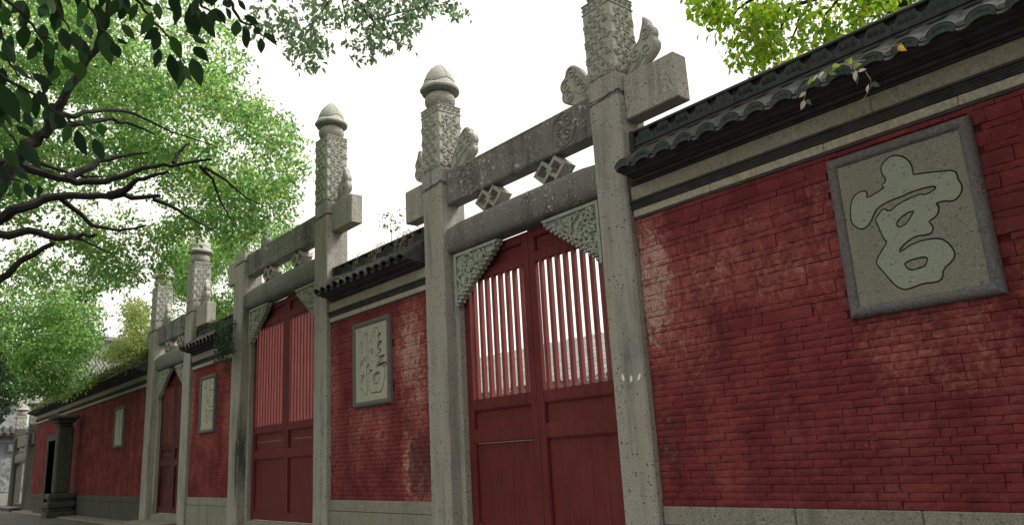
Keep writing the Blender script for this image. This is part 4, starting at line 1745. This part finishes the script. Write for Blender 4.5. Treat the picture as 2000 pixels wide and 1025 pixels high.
limb(b, [(215, 381, 14.75), (245, 372, 14.6), (262, 355, 14.4), (290, 345, 14.3), (330, 335, 14.3)], .06, .02)
limb(b, [(340, 318, 14.1), (345, 300, 14.2), (370, 280, 14.3)], .04, .012)
limb(b, [(390, 325, 14.1), (415, 350, 14.2), (432, 395, 14.2), (450, 430, 14.2)], .028, .008)
limb(b, [(400, 328, 14.1), (440, 350, 14.2), (480, 385, 14.2), (520, 405, 14.2)], .025, .007)
limb(b, [(300, 388, 14.5), (340, 405, 14.5), (370, 425, 14.5), (420, 452, 14.5)], .035, .008)
b.build("limbs", BARK, t1, True)
T1L = None
E1 = [(40, 100, 190, 150, 14, 20), (250, 110, 170, 130, 14, 20), (410, 110, 65, 75, 14, 18), (120, 290, 210, 110, 14.3, 20), (340, 235, 140, 95, 14.3, 19), (470, 290, 110, 90, 14, 18),
      (535, 320, 62, 90, 14, 18), (400, 390, 150, 62, 14.3, 18), (515, 395, 62, 50, 14, 18), (20, 395, 60, 40, 15.2, 20), (330, 440, 70, 40, 14.5, 18), (455, 225, 70, 45, 14, 18), (230, 460, 130, 34, 15, 19), (40, 520, 70, 36, 16.5, 20),
      (260, 515, 95, 35, 15, 19), (120, 545, 120, 38, 16.5, 20), (-100, 250, 110, 300, 15, 20), (150, -70, 300, 70, 15, 20), (470, 440, 60, 40, 14, 17), (330, 560, 26, 22, 14.5, 16)]
P1 = clumpy(ellipse_points(E1, 9200), .42, .52, 4)
crown(t1, "crown", [spray(P1, 15, .26, .098)], LEAF_CAMPHOR)

# another big tree farther down the lane, behind the first
t1b = thing("lane_tree", tuple(at(-330, 960, 33)[:2]) + (0,), "tall green tree behind the camphor down the lane, with unseen canopy added for shade", "tree")
b = MB()
q0 = Vector(at(-330, 960, 33))
q0.z = -.1
b.tube([q0, Vector(at(-300, 760, 33)), Vector(at(-200, 420, 33))], [.6, .45, .3], 9)
limb(b, [(-270, 600, 33), (-60, 420, 32), (120, 330, 31), (240, 300, 30)], .3, .06)
limb(b, [(-270, 620, 33), (-40, 560, 33), (60, 520, 32)], .25, .06)
b.build("trunk", BARK, t1b, True)
E1b = [(60, 180, 330, 190, 24, 38), (330, 250, 130, 110, 24, 34), (40, 380, 270, 95, 25, 38), (-150, 350, 200, 250, 24, 40), (400, 340, 110, 80, 24, 32), (20, 500, 100, 50, 26, 38), (100, -80, 350, 150, 24, 38), (420, 120, 50, 60, 24, 32), (-420, 420, 300, 330, 14, 40)]  # last ellipse lies out of view, added to shade the long wall
P1b = clumpy(ellipse_points(E1b, 3000), .7, .45, 14)
PL = []  # unseen canopy over the lane, added to shade the long wall bay
while len(PL) < 3600:
    p = rng.uniform(-1, 1, 3)
    if np.dot(p, p) < 1:
        q = np.array([-37.0, -8.0, 8.5]) + p * np.array([11.0, 6.0, 4.0])
        k = proj(q)
        if k is None or k[0] < -25:
            PL.append(q)
P1b = np.concatenate([P1b, np.array(PL)])
crown(t1b, "crown", [spray(P1b, 17, .42, .16)], LEAF_CAMPHOR)

# lower tree farther down the lane
t2 = thing("broadleaf_tree", tuple(at(-60, 940, 30)[:2]) + (0,), "bushy green tree lower down the lane beyond the camphor limbs", "tree")
b = MB()
p0 = Vector(at(-60, 940, 30))
p0.z = -.1
b.tube([p0, Vector(at(-30, 800, 30)), Vector(at(20, 700, 30))], [.4, .3, .2], 8)
limb(b, [(20, 700, 30), (60, 722, 29.5), (110, 718, 29), (150, 708, 29)], .12, .03)
limb(b, [(20, 700, 30), (60, 640, 30), (120, 600, 30)], .14, .03)
b.build("trunk", BARK, t2, True)
E2 = [(50, 640, 120, 75, 26, 33), (130, 690, 62, 60, 26, 32), (30, 735, 75, 45, 26, 32), (100, 590, 95, 40, 27, 33), (120, 745, 45, 30, 27, 31), (-60, 650, 90, 120, 27, 33), (150, 640, 45, 50, 27, 32)]
P2 = clumpy(ellipse_points(E2, 2600), .8, .66, 9)
crown(t2, "crown", [spray(P2, 17, .36, .13)], LEAF_CAMPHOR)
t2b = thing("evergreen_shrub", tuple(at(-15, 900, 17)[:2]) + (0,), "very dark evergreen bush at the left edge below the bright foliage", "shrub")
b = MB()
q0 = Vector(at(-15, 900, 17))
q0.z = -.1
b.tube([q0, Vector(at(-20, 800, 17)), Vector(at(-10, 740, 17))], [.12, .08, .04], 7)
b.build("trunk", BARK, t2b, True)
P2b = clumpy(ellipse_points([(-18, 785, 34, 34, 16, 18), (-40, 730, 40, 50, 17, 19)], 260), .4, .75, 3)
crown(t2b, "crown", [spray(P2b, 14, .16, .085)], LEAF_DARK)

# trees behind the wall
t3 = thing("courtyard_tree", tuple(at(430, 880, 33)[:2]) + (0,), "round leafy tree rising behind the wall between the second and third gates", "tree")
b = MB()
q0 = Vector(at(430, 880, 33))
q0.z = -.1
b.tube([q0, Vector(at(425, 720, 33)), Vector(at(420, 600, 33))], [.45, .35, .2], 8)
limb(b, [(422, 640, 33), (470, 560, 33), (520, 500, 33)], .15, .04)
limb(b, [(422, 640, 33), (380, 560, 33), (345, 500, 33)], .15, .04)
b.build("trunk", BARK, t3, True)
E3 = [(420, 560, 85, 85, 29, 37), (395, 500, 70, 50, 29, 36), (500, 480, 75, 45, 29, 36), (460, 590, 70, 60, 29, 36), (350, 530, 40, 60, 30, 36), (560, 470, 50, 40, 29, 35), (600, 520, 40, 40, 29, 35), (340, 640, 30, 50, 30, 36)]
P3 = clumpy(ellipse_points(E3, 2600), .8, .62, 21)
crown(t3, "crown", [spray(P3, 17, .40, .13)], LEAF_CAMPHOR)
t4 = thing("yellowing_tree", tuple(at(270, 900, 46)[:2]) + (0,), "slender yellowing tree behind the long wall in front of the hall roof", "tree")
b = MB()
q0 = Vector(at(270, 900, 46))
q0.z = -.1
b.tube([q0, Vector(at(268, 760, 46)), Vector(at(262, 640, 46))], [.3, .22, .08], 7)
limb(b, [(268, 720, 46), (240, 700, 46), (215, 690, 46)], .09, .03)
b.build("trunk", BARK, t4, True)
P4 = clumpy(ellipse_points([(272, 645, 30, 50, 43, 49), (245, 690, 38, 24, 44, 48), (285, 690, 25, 40, 44, 48), (262, 610, 22, 26, 44, 48), (215, 695, 22, 14, 44, 48)], 620), 1.0, .75, 5)
crown(t4, "crown", [spray(P4, 16, .45, .17)], LEAF_PALE)

# tree behind the nearest wall bay, top right
t7 = thing("sunlit_tree", tuple(at(1700, 600, 13)[:2]) + (0,), "yellow green tree leaning over the coping of the nearest wall bay", "tree")
b = MB()
q0 = Vector(at(1700, 600, 13))
q0.z = -.1
top = Vector(at(1750, -260, 13))
b.tube([q0, q0.lerp(top, .5), top], [.26, .2, .14], 8)
b.build("trunk", BARK, t7, True)
b = MB()
limb(b, [(1750, -200, 13), (1680, -60, 12.5), (1610, -10, 12), (1540, 18, 11.6), (1528, 50, 11.5), (1520, 90, 11.4)], .05, .008, 5)
limb(b, [(1680, -60, 12.5), (1585, 0, 11.8), (1560, 40, 11.6), (1548, 75, 11.5), (1530, 105, 11.5)], .03, .007, 5)
limb(b, [(1610, -10, 12), (1500, -20, 11.4), (1440, 20, 11.2), (1410, 60, 11.1)], .04, .006, 5)
limb(b, [(1500, -20, 11.4), (1490, 40, 11.3), (1465, 90, 11.2)], .02, .005, 5)
limb(b, [(1680, -60, 12.5), (1640, -5, 12), (1612, 30, 11.9), (1600, 80, 11.8)], .025, .006, 5)
b.build("limbs", TWIG, t7, True)
E7 = [(1462, 62, 55, 70, 10.4, 12), (1430, 30, 75, 35, 10.4, 12), (1545, 50, 90, 60, 10.6, 12.6), (1640, 20, 110, 50, 10.8, 13), (1375, 5, 45, 28, 10.4, 11.5), (1740, -20, 90, 50, 11, 13), (1480, 115, 42, 36, 10.5, 11.5),
      (1580, -120, 300, 110, 10.6, 13.5)]
P7 = clumpy(ellipse_points(E7, 980), .30, .74, 8)
crown(t7, "crown", [spray(P7, 10, .15, .112, .6)], LEAF_YELLOW, 300, True, "mid_yellow")

# overhanging branch against the sky, top centre
t6 = thing("hanging_branch", tuple(at(640, -80, 10)), "grey green branch hanging into the white sky between the finials and the tree", "branch")
b = MB()
limb(b, [(640, -120, 10.4), (650, -30, 10.2), (700, 5, 10.1), (728, 40, 10), (748, 70, 10), (790, 88, 10)], .035, .006, 5)
limb(b, [(700, -40, 10.2), (698, 10, 10), (690, 45, 10)], .02, .005, 5)
limb(b, [(660, -30, 10.2), (645, 0, 10), (620, 35, 10), (590, 62, 10), (575, 78, 9.9)], .018, .004, 5)
limb(b, [(620, -40, 10.2), (668, 0, 10.1), (676, 40, 10), (680, 58, 10)], .012, .004, 5)
limb(b, [(728, 40, 10), (800, 20, 10.2), (860, 10, 10.3), (895, 8, 10.4)], .012, .004, 5)
b.tube([(2.7, -9.2, 8.0), (.4, -7.6, 8.5), (-2.2, -5.4, 8.7), at(700, -330, 10.4), at(640, -120, 10.4)], [.11, .09, .075, .055, .036], 7)
b.build("limbs", TWIG, t6, True)
E6 = [(585, 45, 62, 45, 9.4, 10.8), (600, 105, 36, 26, 9.4, 10.4), (640, 88, 58, 20, 9.4, 10.4), (690, 98, 38, 26, 9.5, 10.4), (725, 78, 52, 22, 9.5, 10.6), (765, 58, 40, 26, 9.6, 10.6), (690, 25, 75, 30, 9.6, 10.8), (780, 10, 70, 26, 9.6, 11),
      (806, 38, 22, 20, 9.8, 10.6), (850, 5, 50, 16, 9.8, 11), (893, 22, 16, 16, 10, 10.6), (530, 30, 40, 40, 9.4, 10.6), (1078, 2, 22, 9, 10, 10.6), (700, -80, 220, 70, 9.6, 11.5), (615, 128, 16, 12, 9.5, 10.2)]
P6 = clumpy(ellipse_points(E6, 640), .28, .80, 12)
crown(t6, "crown", [spray(P6, 8, .12, .088, .75)], LEAF_MID, 300, True, "mid_grey")

# ------------------------------------------------------------------ near dark branch, top left
t5 = thing("overhanging_branch", tuple(at(60, -60, 2.2)), "close dark branch of large pointed leaves hanging into the top left corner", "branch")
S5 = 2.563
TW = [[(-40, -60), (140, 100), (200, 170), (270, 205)], [(-60, 330), (60, 420), (170, 470), (270, 560), (350, 605), (430, 640), (500, 690)], [(640, -60), (700, 20), (770, 110), (830, 170), (880, 230), (930, 320)],
      [(980, -60), (1010, 30), (1060, 60), (1130, 90)], [(1120, -40), (1170, 50), (1215, 105), (1270, 130), (1310, 180), (1390, 210)], [(420, -60), (450, 30), (500, 120), (530, 190), (575, 215)],
      [(-60, 560), (20, 640), (70, 700), (130, 780)], [(-60, 100), (0, 160), (30, 250), (60, 330), (110, 400)], [(250, -60), (300, 60), (350, 150)], [(-40, 850), (60, 890), (120, 920)]]
b = MB()
TWP = []
for k, tw in enumerate(TW):
    d = 1.95 + .12 * ((k * 37) % 7 - 3) / 3
    P = [at(x / S5, y / S5, d) for x, y in tw]
    TWP.append(P)
    out = []
    for i in range(len(P) - 1):
        for q in range(3):
            out.append(Vector(P[i]).lerp(Vector(P[i + 1]), q / 3) + Vector((random.gauss(0, .002), random.gauss(0, .002), random.gauss(0, .002))))
    out.append(Vector(P[-1]))
    b = MB()
    b.tube(out, [.0042 - .003 * i / len(out) for i in range(len(out))], 5)
    b.build("twig", TWIG, t5, True)
MB().tube([(3.0, -10.0, 5.5), (1.4, -8.9, 5.0), (.0, -7.9, 4.4), at(60, -260, 2.15), at(-20, -60, 2.0), at(-45, 130, 1.95), at(-40, 330, 1.95)], [.07, .055, .04, .022, .012, .008, .004], 7).build("bough", TWIG, t5, True)
MB().tube([at(60, -260, 2.15), at(170, -110, 2.05), at(300, -50, 2.0), at(440, -40, 1.95)], [.016, .010, .006, .004], 6).build("bough", TWIG, t5, True)
# (base x, base y, tip x, tip y) read off an enlarged view of the photo
NEAR = [(40, 40, 10, 130), (110, 60, 125, 150), (215, 120, 222, 222), (155, 155, 92, 190), (185, 225, 135, 312), (310, 140, 345, 270), (365, 155, 405, 275), (290, 210, 265, 262), (310, 275, 388, 378),
        (250, 280, 250, 380), (20, 200, 75, 330), (270, 0, 320, 110), (420, 10, 405, 100), (480, 20, 520, 140), (430, 120, 455, 200), (385, 95, 420, 150), (520, 150, 555, 330), (560, 210, 605, 305),
        (550, 10, 660, 75), (610, 120, 680, 205), (590, 190, 640, 235), (690, 20, 640, 110), (790, 140, 730, 200), (800, 160, 760, 265), (800, 245, 775, 345), (860, 180, 905, 300), (850, 270, 885, 415),
        (900, 300, 910, 440), (960, 290, 1010, 430), (920, 330, 960, 410), (970, 235, 1038, 298), (895, 10, 870, 130), (950, 20, 1000, 190), (1020, 55, 1055, 215), (1060, 50, 1110, 120), (930, 60, 965, 180),
        (960, 180, 1030, 222), (930, 150, 985, 175), (1090, 45, 1130, 125), (1130, 40, 1165, 105), (1185, 100, 1180, 200), (1215, 140, 1245, 250), (1220, 80, 1305, 125), (1320, 165, 1388, 215), (1305, 190, 1310, 275),
        (1275, 135, 1295, 170), (160, 370, 265, 430), (60, 330, 150, 400), (0, 420, 100, 620), (90, 430, 160, 580), (190, 450, 240, 555), (170, 480, 180, 600), (260, 560, 265, 660), (280, 565, 328, 655),
        (345, 620, 325, 725), (385, 650, 420, 785), (470, 690, 520, 815), (415, 580, 465, 640), (80, 630, 170, 695), (100, 700, 205, 850), (75, 735, 60, 820), (20, 740, 100, 860), (60, 820, 150, 910),
        (0, 830, 40, 910), (70, 910, 100, 1005), (130, 915, 165, 1000), (190, 930, 210, 1000), (-20, 500, 60, 580), (0, 620, 60, 690), (-10, 260, 60, 310), (0, 90, 60, 130), (130, 10, 60, 60), (190, 40, 260, 90),
        (330, -20, 345, 20), (600, -10, 660, 50), (700, -10, 760, 40), (760, 60, 715, 190), (1010, -20, 1080, 25), (1190, 0, 1230, 55), (1160, 10, 1110, 30), (830, 40, 880, 60), (620, 40, 600, 100), (350, 60, 400, 100),
        (30, 560, 60, 640), (120, 560, 160, 640), (230, 400, 220, 480), (500, 620, 515, 690), (-10, 20, 40, 40), (300, 40, 250, 120), (440, 40, 380, 60), (530, 60, 500, 180), (1240, 170, 1220, 130), (20, 900, 0, 980)]
VAR = [leaf_shape("near_%d" % k, LEAF_NEAR, c, w) for k, (c, w) in enumerate(((.05, .49), (.14, .44), (.2, .52), (-.06, .46)))]
rl = random.Random(3)
extra = []
for k in range(46):
    x, y = rl.uniform(-60, 420) if k < 26 else rl.uniform(300, 1150), rl.uniform(-120, 60) if k >= 26 else rl.uniform(-60, 620) * rl.uniform(.3, 1)
    a = rl.uniform(.9, 2.3)
    L = rl.uniform(80, 130)
    extra.append((x, y, x + L * math.cos(a) * .7, y + L * math.sin(a)))
for k, (bx, by, tx, ty) in enumerate(NEAR + extra):
    d0 = rl.uniform(1.75, 2.2)
    A = at(bx / S5, by / S5, d0)
    B = at(tx / S5, ty / S5, d0 + rl.uniform(-.035, .05))
    D = B - A
    L = float(np.linalg.norm(D))
    view = (A + B) / 2 - CP
    view /= np.linalg.norm(view)
    s_ = -view + np.array([rl.gauss(0, .35), rl.gauss(0, .35), rl.gauss(0, .35)])
    if rl.random() < .6:
        s_ = -s_
    place_leaf(VAR[rl.randrange(4)], t5, A, D / L, s_, L)

# this branch's tree behind the camera; unseen crown added to shade the wall
t8 = thing("added_shade_tree", (3.5, -10.5, 0), "unseen evergreen tree added over the near end of the lane to shade the wall", "tree")
MB().tube([(3.5, -10.5, -.1), (3.4, -10.4, 2.5), (3.0, -10.0, 5.5), (2.6, -9.2, 8.0)], [.38, .32, .27, .15], 10).build("trunk", BARK, t8, True)
PC = []
while len(PC) < 5200:
    p = rng.uniform(-1, 1, 3)
    if np.dot(p, p) < 1:
        q = np.array([3.8, -7.4, 6.4]) + p * np.array([6.0, 6.0, 2.0])
        k = proj(q)
        if k is None or not (-150 < k[0] < 2150 and k[1] > -160):
            PC.append(q)
crown(t8, "crown", [spray(np.array(PC), 14, .30, .13)], LEAF_DARK)

# ------------------------------------------------------------------ plants growing on the copings
def ribbon(b, pts, w0, w1):
    pts = [Vector(p) for p in pts]
    n = len(pts)
    vs, fs = [], []
    for i, p in enumerate(pts):
        d = (pts[min(i + 1, n - 1)] - pts[max(i - 1, 0)]).normalized()
        s_ = d.cross(Vector((.2, -1, .3))).normalized()
        w = w0 + (w1 - w0) * i / (n - 1)
        vs += [p - s_ * w, p + s_ * w]
    for i in range(n - 1):
        fs.append((2 * i, 2 * i + 1, 2 * i + 3, 2 * i + 2))
    b.add(vs, fs)


def fern(name, x, y, z, n, L, mat, label, cat, group=None, lean=(0, -1)):
    o = thing(name, (x, y, z), label, cat, group)
    rr = random.Random(int(abs(x * 131)))
    for k in range(n):
        b = MB()
        a = rr.uniform(-1.2, 1.2)
        l = L * rr.uniform(.6, 1.15)
        h = rr.uniform(.15, .8)
        pts = []
        for i in range(7):
            t = i / 6
            pts.append(Vector((x + rr.uniform(-.0, .0) + l * t * math.sin(a), y - l * t * math.cos(a) * .75, z + l * (h * t - (.75) * t * t))))
        ribbon(b, pts, .004, .002)
        for i in range(1, 7):
            for s_ in (-1, 1):
                d = (pts[i] - pts[i - 1]).normalized()
                side = d.cross(Vector((0, -.4, 1))).normalized() * s_
                q = l * .26 * (1 - .75 * i / 7)
                tip = pts[i] + side * q + d * q * .5 - Vector((0, 0, q * .25))
                w = d * q * .28
                b.add([pts[i] - w, pts[i] + side * q * .5 + w * .6, tip, pts[i] + side * q * .5 - w * .9], [(0, 1, 2, 3)])
        b.build("frond", mat, o)
    return o


fern("fern", *map(float, (at_y(668, 548, -.25)[0], -.25, 4.98)), 9, .36, WEED, "small green fern sprouting from the tiles at the left of the lime streaked bay", "fern")

# thin sapling and dry stems on the coping of the lime streaked bay
sp = thing("sapling", (float(at_y(765, 490, .1)[0]), .1, 5.35), "spindly little sapling growing from the coping against the white sky", "sapling")
x, y, z = sp.location
b = MB()
b.tube([(x, y, z), (x + .01, y, z + .22), (x - .02, y, z + .45), (x + .01, y, z + .62)], [.007, .006, .004, .002], 5)
tips = []
for k in range(9):
    h = .25 + .04 * k
    a = k * 2.4
    e = (x + .18 * math.cos(a), y + .12 * math.sin(a), z + h + .05)
    b.tube([(x, y, z + h), e], [.003, .0015], 4)
    tips.append(e)
b.build("stem", TWIG, sp)
C = np.array(tips + tips + [(x, y, z + .62)] * 2) + rng.normal(size=(20, 3)) * .03
C, D, Nn, L, W = spray(C, 4, .035, .062, .3)
VV, FF = leaf_quads(C, D, Nn, L, W)
link("foliage", np_mesh("foliage", VV, FF, WEED), sp)


def strands(name, label, spots, mat, y0=.05, zt=5.42, ln=.5):
    o = thing(name, (spots[0], y0, zt), label, "weeds")
    rr = random.Random(int(abs(spots[0]) * 9))
    b = MB()
    for sx in spots:
        for k in range(3):
            x = sx + rr.uniform(-.07, .07)
            L = ln * rr.uniform(.4, 1.1)
            pts = [(x, y0 + .05, zt - .02), (x + rr.uniform(-.02, .02), y0 - .05, zt + .06)]
            for i in range(1, 6):
                pts.append((x + rr.uniform(-.03, .03), y0 - .07 - .02 * i, zt + .06 - L * i / 5))
            b.tube(pts, .0032, 4)
            if k == 0:
                pts = [(x, y0 + .05, zt - .02), (x + rr.uniform(-.05, .05), y0 + .03, zt + .2), (x + rr.uniform(-.12, .12), y0, zt + .2 + L * .5)]
                b.tube(pts, .0028, 4)
            for i in range(4):
                p = Vector(pts[-1]) + Vector((rr.gauss(0, .03), rr.gauss(0, .01), rr.uniform(0, L * .6)))
                b.add([p, p + Vector((.012, 0, -.02)), p + Vector((0, 0, -.05)), p + Vector((-.012, 0, -.02))], [(0, 1, 2, 3)])
    b.build("dry_stem", mat, o)
    return o


strands("dry_weeds", "wispy straw coloured weeds trailing over the coping below the sapling", [float(at_y(px, 500, .0)[0]) for px in (702, 736, 741, 752, 782, 788, 796, 812)], STRAW)

# bushy weed hanging off the coping of the narrow bay, beside the broken pillar
hb = thing("hanging_weed", (float(at_y(445, 650, -.3)[0]), -.3, 5.0), "dark bushy weed spilling off the coping beside the broken pillar", "weeds")
PW = []
rr = np.random.default_rng(2)
for k in range(120):
    u, v = rr.normal(0, 10), rr.normal(0, 20)
    p = at_y(440 + u * .9 - max(0, -v) * .25, 668 + v, -.42 + rr.uniform(-.12, .15))
    PW.append(p)
C, D, Nn, L, W = spray(np.array(PW), 12, .10, .085, .8)
VV, FF = leaf_quads(C, D, Nn, L, W * .6)
link("foliage", np_mesh("foliage", VV, FF, LEAF_DARK), hb)
b = MB()
for k in range(10):
    p = Vector(PW[k * 9])
    b.tube([(hb.location.x, .0, 5.1), Vector((hb.location.x, -.2, 5.05)).lerp(p, .5) + Vector((0, 0, .1)), p], [.008, .005, .002], 4)
b.build("stem", TWIG, hb)
fern("arching_fern", float(at_y(440, 650, -.3)[0]) - .3, -.30, 5.12, 8, .55, WEED, "pale fern arching out above the dark weed by the broken pillar", "fern")

# growth along the coping of the long wall: nobody could count it
PW = []
n = 620
px = rr.uniform(80, 285, n)
for k in range(n):
    q = (px[k] - 80) / 205
    x = float(at_y(px[k], 800, -.1)[0])
    yy = rr.uniform(-.42, .25)
    PW.append((x, yy, 4.86 + (yy + .42) * .62 + rr.uniform(0, .16) + (.18 if rr.random() < .1 else 0)))
PW = clumpy(np.array(PW), .8, .62, 33)
C, D, Nn, L, W = spray(PW, 14, .22, .20, .5)
VV, FF = leaf_quads(C, D, Nn, L, W * .45)
o = link("roof_ferns", np_mesh("roof_ferns", VV, FF, FERN))
tag(o, "green and straw coloured ferns overgrowing the coping of the long dark wall", "ferns", None, "stuff")

# creeper on the eave of the nearest bay
vn = thing("creeper", (float(at_y(1640, 150, -.5)[0]), -.47, 4.9), "thin creeper with a few pale and yellow leaves on the eave of the nearest bay", "creeper")
b = MB()
VP = [[(1566, 172), (1590, 152), (1612, 138), (1632, 128), (1660, 124), (1690, 118)], [(1664, 118), (1668, 135), (1676, 150), (1674, 165)], [(1690, 140), (1700, 155), (1702, 168), (1690, 190), (1676, 205)],
      [(1574, 176), (1572, 190), (1566, 205)], [(1720, 98), (1760, 86), (1765, 92)]]
for v in VP:
    b.tube([at_y(px, py, -.50) for px, py in v], .005, 5)
b.build("stem", STRAW, vn)
LV = [(1660, 128, 1662, 112, 1), (1668, 132, 1682, 124, 1), (1672, 138, 1668, 158, 0), (1676, 140, 1690, 134, 0), (1632, 130, 1622, 142, 1), (1625, 130, 1640, 128, 1), (1618, 140, 1630, 146, 2), (1610, 140, 1596, 152, 0),
      (1590, 152, 1575, 166, 1), (1598, 146, 1586, 158, 0), (1574, 180, 1560, 190, 0), (1572, 196, 1564, 214, 0), (1575, 195, 1583, 203, 2), (1697, 165, 1691, 180, 0), (1703, 162, 1716, 168, 2), (1752, 92, 1768, 98, 3), (1650, 122, 1658, 116, 2), (1612, 142, 1606, 150, 1)]
LM = [leaf_mat("pale_dry_leaf", (.45, .42, .34), (.5, .47, .38), (.5, .47, .38), None, .2), leaf_mat("lime_leaf", (.16, .22, .04), (.2, .26, .05), (.26, .3, .05), None, .4), WEED, leaf_mat("gold_leaf", (.4, .27, .04), (.42, .3, .04), (.42, .3, .04), None, .3)]
LS = [leaf_shape("creeper_%d" % k, LM[k], .2, .55) for k in range(4)]
for (bx, by, tx, ty, k) in LV:
    A, B = at_y(bx, by, -.52), at_y(tx, ty, -.55)
    D = B - A
    L = float(np.linalg.norm(D))
    place_leaf(LS[k], vn, A, D / L, (random.gauss(0, .4), -1, random.gauss(.3, .4)), L)
for v in (_ for _ in ()):
    pass
